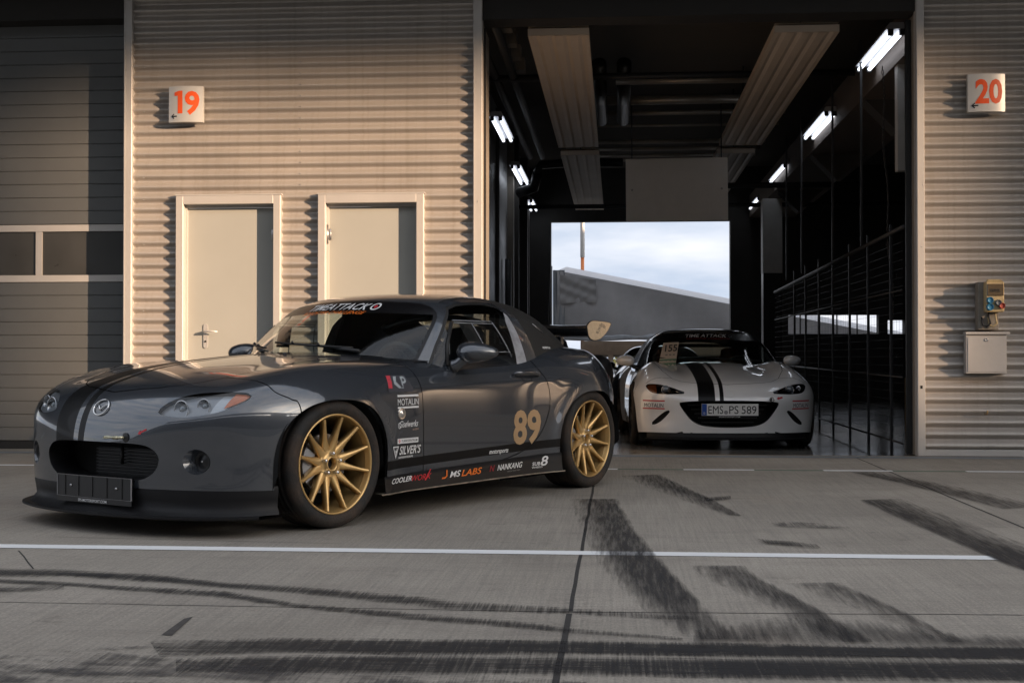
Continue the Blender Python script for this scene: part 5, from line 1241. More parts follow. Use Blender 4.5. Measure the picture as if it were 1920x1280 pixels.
marks([((-60, 1236), (-60, 1300), .45, None), ((120, 1215), (120, 1300), .52, None), ((300, 1212), (300, 1300), .45, None), ((600, 1262), (600, 1300), .40, None), ((1100, 1272), (1100, 1300), .35, None)], m_r3, 0.0034, (.4, .4))
marks([((-60, 1064), (-60, 1084), .65, None), ((120, 1068), (120, 1082), .66, None), ((300, 1078), (300, 1094), .7, None), ((420, 1092), (420, 1104), .65, None), ((560, 1100), (560, 1114), .6, None), ((760, 1116), (760, 1136), .6, None), ((860, 1128), (860, 1146), .45, None), ((1060, 1140), (1060, 1152), .42, None), ((1300, 1156), (1300, 1166), .3, None)], m_r1, 0.0037, (.35, .35))
marks([((-60, 1082), (-60, 1092), .55, None), ((130, 1092), (130, 1100), .6, None), ((250, 1100), (250, 1110), .55, None), ((420, 1108), (420, 1122), .65, None), ((560, 1132), (560, 1142), .5, None), ((800, 1152), (800, 1166), .55, None), ((1000, 1168), (1000, 1182), .62, None), ((1060, 1178), (1060, 1188), .4, None), ((1280, 1196), (1280, 1202), .4, None)], m_r1, 0.0040, (.35, .35))
marks([((-60, 1100), (-60, 1116), .6, None), ((60, 1100), (60, 1110), .55, None), ((120, 1096), (120, 1106), .2, None)], m_r1, 0.0041, (.35, .35))
marks([((303, 1190), (322, 1192), .9, (.1, .1)), ((345, 1160), (362, 1156), .9, (.1, .1))], mat('old_patch', (.05, .045, .042), .8, var=.3, vs=20), .0018)
# braking marks right of the joint
marks([((1068, 936), (1160, 936), .62, (.5, .12)), ((1085, 985), (1186, 985), .60, (.5, .10)), ((1108, 1035), (1228, 1035), .66, (.4, .06)), ((1140, 1080), (1268, 1080), .74, (.4, .05)), ((1185, 1125), (1310, 1125), .70, (.4, .1)), ((1230, 1165), (1352, 1165), .52, (.5, .25)), ((1300, 1200), (1420, 1200), .35, None)], m_r2, 0.0043)
marks([((1165, 893), (1238, 890), .45, (.4, .1)), ((1215, 915), (1290, 915), .55, (.6, .06)), ((1270, 935), (1335, 935), .5, (.7, .05)), ((1360, 966), (1392, 968), .45, (.5, .05))], m_r2, 0.0046)
marks([((1610, 938), (1690, 936), .55, (.06, .5)), ((1690, 975), (1790, 970), .62, (.05, .6)), ((1775, 1012), (1880, 1005), .66, (.05, .6)), ((1850, 1045), (1960, 1035), .8, (.05, .5)), ((1950, 1085), (2080, 1070), .8, (.05, .5))], m_r2, 0.0049)
marks([((1595, 886), (1640, 885), .42, (.1, .4)), ((1680, 905), (1740, 902), .55, (.1, .4)), ((1780, 930), (1850, 925), .5, (.1, .4)), ((1880, 955), (1960, 950), .4, (.1, .4))], m_r2, 0.0052)
marks([((1290, 1062), (1396, 1062), .46, (.4, .2)), ((1330, 1090), (1432, 1088), .5, (.5, .06)), ((1400, 1120), (1490, 1118), .55, (.6, .05)), ((1460, 1146), (1545, 1148), .6, (.6, .05)), ((1500, 1180), (1598, 1182), .55, (.5, .1)), ((1560, 1206), (1650, 1206), .45, (.5, .2))], m_r2, 0.0055)
marks([((1470, 1095), (1572, 1094), .34, (.6, .08)), ((1540, 1120), (1630, 1118), .42, (.8, .06)), ((1620, 1148), (1700, 1150), .45, (.8, .06)), ((1700, 1180), (1765, 1184), .42, (.7, .1)), ((1760, 1206), (1830, 1206), .4, (.6, .2))], m_r2, 0.0058)
marks([((1300, 1185), (1300, 1215), .35, None), ((1450, 1160), (1450, 1215), .46, None), ((1620, 1165), (1620, 1215), .40, None), ((1800, 1190), (1800, 1220), .45, None), ((1960, 1195), (1960, 1222), .5, None)], m_r2, 0.0061, (.4, .4))
marks([((1430, 978), (1470, 990), .5, None), ((1510, 980), (1530, 992), .5, None), ((1590, 988), (1600, 996), .3, None)], m_r3, 0.0064, (.3, .3)); marks([((1420, 1012), (1440, 1022), .55, None), ((1480, 1016), (1500, 1028), .55, None), ((1530, 1022), (1540, 1030), .4, None)], m_r1, 0.0067, (.3, .3))
marks([((1320, 934), (1320, 942), .5, None), ((1370, 930), (1370, 938), .45, None)], m_r1, 0.0070, (.3, .3))
# ------------------------------------------------------------------ behind the rear opening
te = thing('event_tent', 'large grey fabric marquee with a sloping roof edge seen through the garage', 'tent', (0, 33, 0))
m_tarp = mat('grey_tarpaulin', (.40, .40, .42), .6, var=.08, vs=3, bump=.15, bs=5, bstretch=(2, 1, 1))
q = MB(); q.smooth = True; P = []
for x in np.linspace(-1.477, 9, 60):
    zt = 2.99-(x+1.477)*.1998; P.append([(x, .03*math.sin(z*3+x*2)+.015*math.sin(x*9), z) for z in np.linspace(1.22+.015*math.sin(x*3), zt, 10)])
q.grid(P); q.build('side_wall', te, m_tarp)
q = MB(); q.smooth = True; P = []
for x in np.linspace(-1.5, 9, 50): P.append([(x, -.03+.01*math.sin(x*12), 1.24+.02*math.sin(x*4)), (x, -.05, 1.32+.02*math.sin(x*5+1)), (x, .0, 1.38)])
q.grid(P); q.build('hem', te, mat('hem_light', (.42, .45, .50), .5, var=.12, vs=5))
q = MB(); P = [[(x, .1, 2.995-(x+1.477)*.1998), (x, 6, 2.995-(x+1.477)*.1998+.5)] for x in (-1.477, 9)]; q.grid(P); q.build('roof_sheet', te, m_tarp)
q = MB(); q.smooth = True; P = []
for x in np.linspace(-1.41, -.50, 28):
    P.append([(x, -.045+.010*math.sin(x*9+z*14+2*math.sin(z*5))+.005*math.sin(z*21-x*24), z) for z in np.linspace(2.17, 2.88-(x+1.41)*.15, 20)])
q.grid(P); q.build('clear_window', te, mat('wrinkled_film', (.32, .32, .33), .3, 0, coat=.5, bump=.5, bs=5))
q = MB()
for k in range(40): z = .1+k*.075; q.box((-1.70, -.05, z), (-1.62, -.04, z+.012))
q.box((-1.71, -.06, 0), (-1.69, -.03, 3.1)); q.box((-1.62, -.06, 0), (-1.60, -.03, 3.1)); q.build('truss_post', te, mat('truss', (.30, .33, .37), .4, .3), fix=False)
q = MB(); q.smooth = True; P = []
for z in np.linspace(0, 3.0, 14): P.append([(-1.59+u*.30, .02*math.sin(u*14+z), z) for u in np.linspace(0, 1, 8)])
q.grid(P); q.build('corner_curtain', te, mat('curtain_blue_grey', (.26, .28, .31), .6))
q = MB(); q.box((-.9, .3, .86), (9, .36, 1.21)); q.build('skirt_board', te, mat('beige_board', (.48, .37, .28), .6, var=.1))
q = MB(); q.box((-.9, .28, .80), (9, .3, .86)); q.build('board_edge', te, m_jamb)
for x in (-.72, -.20): q = MB(); q.box((x, .2, 0), (x+.12, .35, .86)); q.build('leg', te, mat('beige_board'))
fp = MB(); fp.smooth = True; fp.mat(mat('pole_white', (.9, .9, .9), .5)).tube([(-1.02, 40, 3.85), (-1.02, 40, 12)], .07, 12); fp.mat(mat('pole_orange', (.65, .20, .06), .5)).tube([(-1.02, 40, 0), (-1.02, 40, 3.85)], .055, 12)
tag(fp.build('flag_pole'), 'tall thin pole, white above and orange below, rising behind the grey tent', 'pole')
def hedge(x0, x1, y, h, m, name, lab):
    q = MB(); 
    for i in range(2600):
        x = random.uniform(x0, x1); z = random.uniform(0, h*(.75+.25*math.sin(x*2.1)*math.sin(x*.7+1))); yy = y+random.uniform(-.5, .5); a = random.uniform(0, 6.28); s_ = random.uniform(.04, .09); v = Vector((math.cos(a), math.sin(a)*.5, random.uniform(-.7, .7)))*s_; u = Vector((-math.sin(a), .3, random.uniform(.3, 1)))*s_*.6
        p = Vector((x, yy, z)); q.add([p-v, p+u, p+v, p-u], [(0, 1, 2, 3)])
    o = q.build(name, None, m); tag(o, lab, 'hedge'); o['kind'] = 'stuff'
hedge(-1.2, 9, 44, 1.25, mat('leaves_yellow_green', (.26, .24, .06), .7, var=.5, vs=1.5), 'hedge', 'yellow green bushes seen under the tent')
ra = thing('railing', 'dark metal railing in front of the bushes beyond the garage', 'railing', (-1, 38, 0))
for z in (.95, .5): q = MB(); q.smooth = True; q.tube([(0, 0, z), (9, 0, z)], .022, 6); q.build('rail', ra, M_black)
q = MB()
for k in range(70): q.box((k*.13, -.008, 0), (k*.13+.014, .008, .95))
q.build('bars', ra, M_black)['kind'] = 'stuff'
# ------------------------------------------------------------------ behind the camera: added stand that shapes the sun, and the pit wall
gsd = thing('sunblocker', 'unseen long stepped concrete grandstand across the track, opposite the garages', 'sunblocker', (0, -21, 0))
m_gs = mat('blocker_concrete', (.13, .125, .12), .8); q = MB(); P = []
for k in range(25): P += [[(-60, -k*.6, k*.80+.2), (190, -k*.6, k*.80+.2)], [(-60, -k*.6, (k+1)*.80), (190, -k*.6, (k+1)*.80)]]
q.grid([[(-60, 0, 0), (190, 0, 0)]]+P+[[(-60, -15, 20.2), (190, -15, 20.2)], [(-60, -15.4, 20.2), (190, -15.4, 20.2)], [(-60, -15.4, 0), (190, -15.4, 0)]]); q.build('shade_steps', gsd, m_gs)  # unseen steps raised until their top edge shades the ground and car
for xa, xb, pitch, wd_ in ((52, 77.0, .60, .38), (84.6, 88.2, .60, .30)):  # unseen slats added to dim the sun on the shutter and right wall
    q = MB()
    for x in np.arange(xa, xb, pitch): q.box((x, -15.5, 20.19), (x+wd_, -15.3, 23.26))
    q.build('sun_dimming_slats', gsd, m_gs)['kind'] = 'stuff'
q = MB(); q.box((-60, -15.6, 23.25), (190, -15.0, 27.5)); q.build('shade_beam', gsd, mat('shade_beam', (.10, .10, .11), .6))  # unseen beam added to shade the top of the wall
for x in list(range(-55, 72, 12))+list(range(96, 186, 12)): q = MB(); q.box((x, -15.5, 20), (x+.3, -15.2, 24)); q.build('shade_beam_post', gsd, m_gs)
pw = thing('pit_wall', 'low concrete pit wall with a wire fence on top, behind the camera', 'wall', (0, -9, 0))
q = MB(); q.box((-80, 0, 0), (90, .4, 1.0)); q.build('wall', pw, mat('pit_wall_white', (.45, .45, .44), .7))
# ================================================================== white roadster in the bay
def white_shape():
    c = Car(); WB2 = 2.31
    Hc = sm([-3.2, -3.0, -2.7, -2.3, -1.5, -.7, -.55, -.3, 0, .25, .45, .58, .66, .71, .75, .79],
            [.78, .82, .845, .85, .83, .800, .795, .775, .735, .692, .650, .615, .575, .53, .46, .36], .02)
    wz = sm([.05, .12, .2, .3, .42, .52, .60, .68, .75, .85], [.78, .805, .822, .835, .838, .835, .822, .79, .74, .66], .025)
    nz = sm([.05, .12, .2, .3, .42, .48, .54, .60, .66], [-.09, -.05, -.03, -.01, .0, 0, -.02, -.07, -.14], .02)
    def F(P):
        x, y, z = P[:, 0], np.abs(P[:, 1]), P[:, 2]
        ff = np.exp(-(np.abs(x)/.46)**3.2); fr = np.exp(-(np.abs(x+WB2)/.5)**3.2)
        side = y-(wz(z)+.032*ff+.036*fr)
        ridge = .075*np.exp(-((x+.10)/.60)**4-((y-.655-.03*x)/.17)**2)
        valley = -.035*np.exp(-((x+.35)/.45)**2-((y-.42)/.12)**2)
        top = z-(Hc(x)-.085*(y/.8)**3+ridge+valley+.05*np.exp(-((x+2.25)/.45)**2-((y-.62)/.16)**2))
        cav = .035*np.exp(-((y-.60)/.16)**2-((z-.30)/.11)**2)
        nose = x-(.765-.24*y*y-.62*np.minimum(y, 1.2)**6+nz(z)-cav)
        tail = (-3.05+.22*y*y+.8*np.minimum(y, 1.2)**7+.02)-x
        f = smax(side, top, .13); f = smax(f, nose, .09); return smax(f, tail, .14)
    Tc = sm([-2.9, -2.6, -2.3, -2.1, -1.9, -1.6, -1.35, -1.2, -1.12, -1.0, -.8, -.6, -.45],
            [.72, .86, 1.00, 1.08, 1.13, 1.155, 1.155, 1.142, 1.125, 1.065, .945, .825, .74], .02)
    wt = sm([.60, .75, .85, .95, 1.05, 1.12, 1.2], [.78, .745, .70, .645, .57, .50, .38], .02)
    pl = sm([-3, -2.6, -2.2, -1.9, -1.0, -.6], [-.3, -.15, -.05, 0, 0, -.02], .06)
    def G(P):
        x, y, z = P[:, 0], np.abs(P[:, 1]), P[:, 2]
        return smax(y-(wt(z)+pl(x)), z-(Tc(x+.42*np.exp(-((x+.9)/.5)**2)*y*y)-.05*(y/.6)**2.4), .10)
    c.F = F; c.G = G; return c
def cabin_mesh(G, F, x0, x1, dx=.018, ne=56):
    rows = np.arange(x0, x1, -dx); EL = np.radians(np.linspace(2, 90, ne)); O = []; D = []
    for x in rows:
        for e in EL: O.append((x, 0, .66)); D.append((0, math.cos(e), math.sin(e)))
    O = np.array(O); D = np.array(D); P = shoot(G, O, D, 1.2); P[np.abs(P[:, 1]) < 1e-6, 1] = 0; Q = P.copy(); Q[:, 1] = np.maximum(Q[:, 1], 1e-5); N = grad(G, Q)
    sel = P[:, 1] == 0; N[sel, 1] = 0; N /= np.linalg.norm(N, axis=1, keepdims=True).clip(1e-9); m_ = len(EL)
    K = Mesh3(P, N, [(i*m_+j, (i+1)*m_+j, (i+1)*m_+j+1, i*m_+j+1) for i in range(len(rows)-1) for j in range(m_-1)])
    K, _ = K.split(lambda P: np.minimum(F(P)+.004, P[:, 2]-.70)); return K
def roadster(root, paint_m, roof_m, livery):
    ws_ = white_shape(); F, G = ws_.F, ws_.G; WB2 = 2.31
    B = capsule(F, .14, -2.4, .40, -36, 90, 76, 64, 26, .018)
    B, _ = B.split(lambda P: P[:, 2]-np.interp(P[:, 0], [-2.6, .3, .5, 1], [.15, .14, .150, .155])-.05*np.exp(-((P[:, 1]-.36)/.10)**4)*0)
    for x0, a in ((0, .36), (-WB2, .37)):
        B, _ = B.split(lambda P: (np.abs(P[:, 0]-x0)/a)**2.4+(np.maximum(P[:, 2]-.28, 0)/.335)**2.4-1+10*(P[:, 1] < .35))
    B, _ = B.split(lambda P: np.where(P[:, 2] > .66, np.maximum(np.maximum(P[:, 1]-.62, P[:, 0]+.78), -2.1-P[:, 0]), .5))
    gr = polyline_sd(splc([(-.30, .447), (0, .452), (.30, .447), (.44, .435), (.455, .415), (.40, .33), (.33, .255), (.22, .215), (0, .203), (-.22, .215)], 5), True)
    B, _ = B.split(lambda P: np.where(P[:, 0] > .35, -gr(P[:, 1], P[:, 2]), .5))
    hlp = polyline_sd(splc([(.385, .519), (.46, .548), (.56, .583), (.655, .600), (.735, .595), (.742, .565), (.700, .522), (.61, .508), (.50, .508)], 5), True)
    B, Lm = B.split(lambda P: np.where((P[:, 0] > .1) & (P[:, 2] > .4), -hlp(P[:, 1], P[:, 2]), .5))
    vt = polyline_sd(splc([(.535, .352), (.585, .345), (.685, .255), (.700, .225), (.66, .228), (.60, .27)], 4), True)
    B, Vm = B.split(lambda P: np.where((P[:, 0] > .2) & (P[:, 2] < .42), -vt(P[:, 1], P[:, 2]), .5))
    B.inset(.016).both().build('inner_shell', M_void, root); g = .0025
    hsd = polyline_sd([(.62, -.2), (.62, 0), (.60, .20), (.57, .33), (.52, .42), (.42, .50), (.2, .575), (-.1, .61), (-.66, .655), (-.62, .5), (-.56, .2), (-.55, 0), (-.55, -.2)], True)
    hd = lambda P: np.where(P[:, 2] > .56, -hsd(P[:, 0], P[:, 1]) if hsd(np.array([0.]), np.array([.1]))[0] < 0 else hsd(P[:, 0], P[:, 1]), -.5)
    Hd, rest = B.split(lambda P: hd(P)-g); _, rest = rest.split(lambda P: hd(P)+g)
    bs = lambda P: np.where(P[:, 2] > .60, P[:, 0]-.42, P[:, 0]-.30)
    Bp, rest = rest.split(lambda P: bs(P)-g); _, rest = rest.split(lambda P: bs(P)+g)
    ds = polyline_sd([(-.66, .9), (-.69, .14), (-1.5, .14), (-1.78, .35), (-1.82, .55), (-1.76, .9)], True)
    dr = lambda P: np.where(P[:, 1] > .60, ds(P[:, 0], P[:, 2]), -.5)
    Dr, rest = rest.split(lambda P: dr(P)-g); _, rest = rest.split(lambda P: dr(P)+g)
    Fd, Rr = rest.split(lambda P: P[:, 0]+1.)
    Hd.both().lip(.01).build('hood', paint_m, root); Bp.both().lip(.01).build('front_bumper', paint_m, root)
    for s_ in (1, -1):
        for mm, nm in ((Fd, 'front_fender'), (Dr, 'door')): q_ = mm.lip(.01); (q_ if s_ > 0 else q_.mirror()).build(nm, paint_m, root)
    Rr.both().lip(.01).build('rear_body', paint_m, root)
    ref = mat('lamp_reflector'); amb = mat('amber_lens'); dk = mat('lamp_black', (.012, .012, .013), .15, coat=.6)
    for s_ in (1, -1):
        o = (Lm if s_ > 0 else Lm.mirror()).build('headlight', glass('lamp_cover_dark', (.55, .56, .58), .8), root)
        (Lm.inset(.02) if s_ > 0 else Lm.inset(.02).mirror()).build('lamp_housing', dk, o)
        a_, _ = Lm.inset(.012).split(lambda P: P[:, 1]-.655)
        if s_ < 0: (a_.mirror()).build('indicator', amb, o)
        else:
            q = MB(); q.smooth = True; p = front_on(F, [.675], [.565], off=-.012)[0]; q.lathe([(.028, 0), (.026, .006), (.012, .002), (.001, 0)], 20, axis='x', c=tuple(p)); q.build('reflector', o, ref)
        p = front_on(F, [.575], [.555], off=-.010)[0]; q = MB(); q.smooth = True; c_ = (p[0], s_*p[1], p[2])
        q.mat(ref).lathe([(.042, 0), (.041, .008), (.036, .008), (.034, 0)], 28, axis='x', c=c_); q.mat(mat('projector_glass')).lathe([(.034, .0), (.026, .010), (.012, .015), (.001, .016)], 24, axis='x', c=c_); q.build('lamp_projector', o)
        p = front_on(F, [.44], [.53], off=-.006)[0]; q = MB(); q.smooth = True; q.tube([(p[0], s_*(p[1]-.03), p[2]-.006), (p[0]-.008, s_*(p[1]+.04), p[2]+.004)], .006, 8); q.build('light_strip', o, ref)
        o = (Vm.inset(.018) if s_ > 0 else Vm.inset(.018).mirror()).build('bumper_vent', mat('satin_black_plastic'), root)
    q = MB(); q.box((.50, -.48, .19), (.52, .48, .47)); q.build('intake_backing', root, M_void)
    q = MB(); P = []
    for t in splc([(-.30, .447), (0, .452), (.30, .447), (.44, .435), (.455, .415), (.40, .33), (.33, .255), (.22, .215), (0, .203), (-.22, .215), (-.33, .255), (-.40, .33), (-.455, .415), (-.44, .435)], 3):
        p = front_on(F, [t[0]], [t[1]], off=-.001)[0]; P.append([tuple(p), (p[0]-.07, p[1]*.97, .33+(p[2]-.33)*.93)])
    P.append(P[0]); q.smooth = True; q.grid(P); q.build('intake_duct', root, M_blk)
    for z in (.24, .28, .32, .36, .40):
        q = MB(); q.box((.60, -.40+(.44-z)*.8, z), (.612, .40-(.44-z)*.8, z+.012)); q.build('grille_bar', root, M_blk)
    for x0, a in ((0, .36), (-WB2, .37)):
        q = MB(); q.smooth = True; P = [[(x0+a, s, .06) for s in (.80, .45)]]
        for t in np.linspace(0, math.pi, 25):
            cx, cz = math.cos(t), math.sin(t); r_ = (abs(cx)**2.4+abs(cz)**2.4)**(-1/2.4); P.append([(x0+cx*r_*a*1.015, s, .28+cz*r_*.345) for s in (.81, .45)])
        P.append([(x0-a, s, .06) for s in (.80, .45)]); q.grid(P); q.add([(x0+a, .45, .06), (x0-a, .45, .06), (x0-a, .45, .64), (x0+a, .45, .64)], [(0, 1, 2, 3)])
        for sg in (1, -1):
            q2 = MB(); q2.v = [(x, sg*y, z) for x, y, z in q.v]; q2.f = q.f; q2.m = q.m; q2.sm = q.sm; q2.build('wheel_well', root, M_void)
    q = MB(); q.box((.45, -.45, .14), (-2.9, .45, .30)); q.box((-.36, -.78, .13), (-1.94, .78, .16)); q.build('underfloor', root, M_void)
    # lip
    q = MB(); q.smooth = True; P = []
    for y in np.linspace(-.74, .74, 41):
        x = .765-.24*y*y-.62*abs(y)**6; lift = .03*math.exp(-((abs(y)-.40)/.07)**2); P.append([(x-.07, y, .165+lift), (x-.04, y, .14+lift), (x-.05, y, .115), (x-.02, y, .098), (x+.015, y*1.02, .092), (x-.2, y, .088)])
    q.grid(P); q.build('front_lip', root, mat('satin_black_plastic'), fix=True)
    K = cabin_mesh(G, F, -.45, -2.85)
    ye = sm([.65, .78, .90, 1.0, 1.05, 1.09, 1.2], [.71, .690, .640, .585, .545, .47, .0], .006)
    WSc, K2 = K.split(lambda P: np.where(P[:, 0] > -1.35, np.minimum(ye(P[:, 2])-P[:, 1], 1.108-.10*P[:, 1]**2-P[:, 2]), -.5))
    wp = polyline_sd([(-.93, .66), (-.98, .80), (-1.10, .93), (-1.25, 1.04), (-1.45, 1.07), (-1.70, 1.05), (-1.85, .95), (-1.95, .66)], True)
    Wn, K2 = K2.split(lambda P: np.where(P[:, 1] > .4, wp(P[:, 0], P[:, 2]) if wp(np.array([-1.5]), np.array([.9]))[0] > 0 else -wp(P[:, 0], P[:, 2]), -.5))
    rwx = polyline_sd(splc([(-.42, .88), (-.40, 1.0), (0, 1.04), (.40, 1.0), (.42, .88), (0, .86)], 4), True)
    RWx, K2 = K2.split(lambda P: np.where(P[:, 0] < -1.9, rwx(P[:, 1], P[:, 2]) if rwx(np.array([0.]), np.array([.95]))[0] > 0 else -rwx(P[:, 1], P[:, 2]), -.5))
    TOP, FR = K2.split(lambda P: -1.30-P[:, 0])
    FR.both().lip(.012).build('windscreen_frame', roof_m[0], root); TOP.both().lip(.012).build('soft_top', roof_m[1], root)
    K2.inset(.02).both().build('headliner', mat('headliner'), root)
    bd, cl = WSc.split(lambda P: np.maximum(.02-np.minimum(ye(P[:, 2])-P[:, 1], 9), P[:, 2]-1.035+.06*P[:, 1]**2))
    wso = cl.both().build('windscreen', glass('windscreen_glass'), root); bd.both().build('sun_strip', mat('sun_strip_black'), wso)
    for s_ in (1, -1): (Wn if s_ > 0 else Wn.mirror()).build('side_window', glass('side_window_plastic'), root)
    RWx.both().build('rear_window', glass('clear_rear', (.8, .82, .8)), root)
    q = MB(); q.smooth = True; P = []
    for y in np.linspace(-.6, .6, 21): P.append([(-.62-.18*(y/.6)**2, y, .742), (-.85, y, .755), (-.95, y, .76), (-1.0, y, .64)])
    q.grid(P); q.build('dashboard', root, mat('cabin_black'), fix=True)
    q = MB(); q.box((-.72, -.62, .20), (-2.1, .62, .24)); q.box((-2.05, -.62, .2), (-2.1, .62, .74)); q.box((-.72, .58, .2), (-2.1, .62, .70)); q.box((-.72, -.62, .2), (-2.1, -.58, .70)); q.build('cabin_tub', root, mat('cabin_black'))
    for y0 in (.35, -.35):
        q = MB(); q.smooth = True; sec = []
        for x, z, hw in ((-1.58, .30, .23), (-1.63, .50, .23), (-1.69, .72, .20), (-1.72, .80, .13), (-1.73, .86, .12), (-1.74, .93, .11), (-1.745, .955, .06)):
            sec.append([(x+.045*math.cos(t)-.02, y0+hw*math.copysign(abs(math.sin(t))**.7, math.sin(t)), z) for t in np.linspace(0, 2*math.pi, 17)])
        q.grid(sec); q.build('seat', root, mat('red_black_seat', (.045, .008, .008), .8, var=.5, vs=6))
    q = MB(); q.smooth = True; q.tube([(-1.08+.05*math.sin(t), .35+.17*math.cos(t), .70+.16*math.sin(t)) for t in np.linspace(0, 2*math.pi, 25)], .015, 8, cap=False); q.build('steering_wheel', root, mat('cabin_black'))
    q = MB(); q.smooth = True; q.tube([(-1.80, -.5, .5), (-1.80, -.5, .86), (-1.80, -.36, .98), (-1.80, .36, .98), (-1.80, .5, .86), (-1.80, .5, .5)], .02, 10); q.build('roll_bar', root, mat('roll_bar_paint'))
    for s_ in (1, -1):
        q = MB(); q.smooth = True; P = []
        for i in range(21):
            u = 2*math.pi*i/20; row = []
            for j in range(14):
                v = -math.pi/2+math.pi*j/13; yy = math.sin(v); a_ = math.cos(v)*math.cos(u); b_ = math.cos(v)*math.sin(u)
                row.append((-.88+(.075 if a_ > 0 else .045)*a_-.03*yy, s_*(.865+.095*math.copysign(abs(yy)**.8, yy)), .815+.055*b_*(1-.1*yy)))
            P.append(row)
        q.grid(P); mo = q.build('wing_mirror', root, paint_m, fix=True)
        q = MB(); q.smooth = True; q.tube([(-.88, s_*.72, .735), (-.88, s_*.78, .755), (-.88, s_*.83, .785)], [.03, .022, .025], 10); q.build('mirror_arm', mo, M_black)
        q = MB(); q.box((-.928, s_*.80, .775), (-.932, s_*.93, .855)); q.build('mirror_glass', mo, M_chrome)
    for s_ in (1, -1):
        wheel(root, 0, s_*.86, .300, s_, 0, Rt=.302, rr=.222, m_rim=mat('dark_wheel', (.03, .03, .032), .35, .6), spokes=10, nuts=False)
        wheel(root, -WB2, s_*.86, .300, s_, 0, Rt=.302, rr=.222, m_rim=mat('dark_wheel'), spokes=10, nuts=False)
    q = MB(); q.smooth = True
    for (ya, yb) in ((.52, -.05), (-.02, -.55)):
        a_ = front_on(G, [ya], [.80], x0=-1.2)[0]; b_ = front_on(G, [yb], [.835], x0=-1.2)[0]; q = MB(); q.smooth = True
        q.tube([Vector(a_).lerp(Vector(b_), t)+Vector((.012, 0, .01)) for t in np.linspace(0, 1, 6)], .007, 6); q.build('wiper', root, M_black)
    if not livery: return F, G, wso
    # plate
    q = MB(); q.box((.762, -.263, .312), (.770, .263, .426), .002); ph = q.build('plate_frame', root, M_black)
    q = MB(); q.box((.7705, -.258, .316), (.7745, .258, .424), .001); pl_ = q.build('number_plate', root, mat('plate_white', (.72, .72, .70), .35))
    q = MB(); q.box((.7748, -.256, .318), (.7755, -.212, .422)); q.build('plate_band', pl_, mat('eu_blue', (.01, .06, .30), .4))
    def pt(s, h, x, z, w_, m=M_blk, b=.01): decal('plate_text', *fitw(text2d(s, h, 0, b), w_), lambda u, v: np.stack([.7758+0*u, x+u, z+v], -1), pl_, m, .2)
    pt('EMS', .076, -.198, .333, .135, M_blk, 0); pt('PS', .076, -.008, .333, .085, M_blk, 0); pt('589', .076, .105, .333, .135, M_blk, 0); pt('D', .018, -.241, .33, .014, M_white)
    for z_, m_s in ((.345, mat('seal_grey', (.25, .25, .27), .5)),):
        q = MB(); q.lathe([(.018, .7756), (.016, .7760), (.0003, .7760)], 18, axis='x', c=(0, -.037, z_)); q.build('plate_seal', pl_, m_s)
    decal('frame_text', *fitw(text2d('SPS-MOTORSPORT.COM', .010, 0, .01), .19), lambda u, v: np.stack([.7706+0*u, u-.10, .3005+v], -1), ph, M_white, .2)
    q = MB(); q.box((.762, -.11, .297), (.770, .10, .3118)); q.build('plate_frame_lip', ph, M_black)
    def nd(name, vf, y0, z0, m, cell=.02, off=.0015): V, Fc = vf; return decal(name, V, Fc, lambda u, v: front_on(F, y0+u, z0+v, off=off), root, m, cell)
    for y0, w_ in ((-.775, .19), (.59, .18)):
        nd('sponsor_bar', rect2d(w_, .012, 0, .068), y0, .372, M_red); nd('sponsor_bar', rect2d(w_, .011, 0, -.004), y0, .372, M_red)
        nd('sponsor_text', fitw(text2d('MOTALIN', .038, 0, 0), w_*.88), y0+w_*.06, .386, mat('navy_vinyl', (.02, .03, .06), .4))
    ar = (np.array([(0, 0), (.022, .016), (.022, .008), (.058, .008), (.058, -.008), (.022, -.008), (.022, -.016)]), [(0, 1, 2), (2, 3, 4, 5), (2, 5, 6, 0)])
    nd('arrow_sticker', mv(ar, 0, 0, .2), .435, .468, M_red)
    q = MB(); q.smooth = True; p = front_on(F, [.385], [.462])[0]; q.tube([(p[0]-.02, .385, .462), (p[0]+.03, .385, .462)], .010, 8); q.tube([(p[0]+.035, .385+.018*math.cos(t), .462+.018*math.sin(t)) for t in np.linspace(0, 2*math.pi, 17)], .005, 6, cap=False); q.build('tow_hook', root, mat('dark_steel', (.12, .12, .12), .4, .9))
    q = MB(); q.smooth = True
    q.tube([tuple(front_on(F, [.045*math.cos(t)*1.1], [.512+.030*math.sin(t)], off=.004)[0]) for t in np.linspace(0, 2*math.pi, 25)], .0022, 6, cap=False); q.build('emblem_outline', root, paint_m)
    def wt(vf, y0, z0, m, cell=.03, off=.005):
        V, Fc = vf
        def fn(u, v):
            y = y0+u; P = front_on(G, y, z0+v-.06*y*y, x0=-1.30, off=0); a = P.copy(); a[:, 1] = np.abs(a[:, 1]); n = grad(G, a); n[:, 1] *= np.where(y < 0, -1, 1); return P+n*off
        return decal('windscreen_lettering', V, Fc, fn, wso, m, cell)
    wt(fitw(text2d('TIME ATTACK', .034, .35, .016), .43), -.22, 1.058, mat('dull_white_vinyl', (.42, .42, .42), .5))
    wt(ring2d(.010, .013, .245, .014, 20, 1.8), 0, 1.058, mat('dim_grey_vinyl', (.12, .12, .12), .5)); wt(fitw(text2d('ROADSTER CHALLENGE', .012, .2, .01), .46), -.22, 1.037, mat('dark_red_vinyl'))
    # start number card behind the glass
    wt((np.array([(-.545, .74), (-.375, .74), (-.30, .99), (-.455, .99)]), [(0, 1, 2, 3)]), 0, .02, mat('card_paper', (.62, .52, .42), .6), .04)
    wt((np.array([(-.545, .74), (-.375, .74), (-.352, .82), (-.515, .82)]), [(0, 1, 2, 3)]), 0, .021, mat('card_green', (.15, .26, .16), .6), .04)
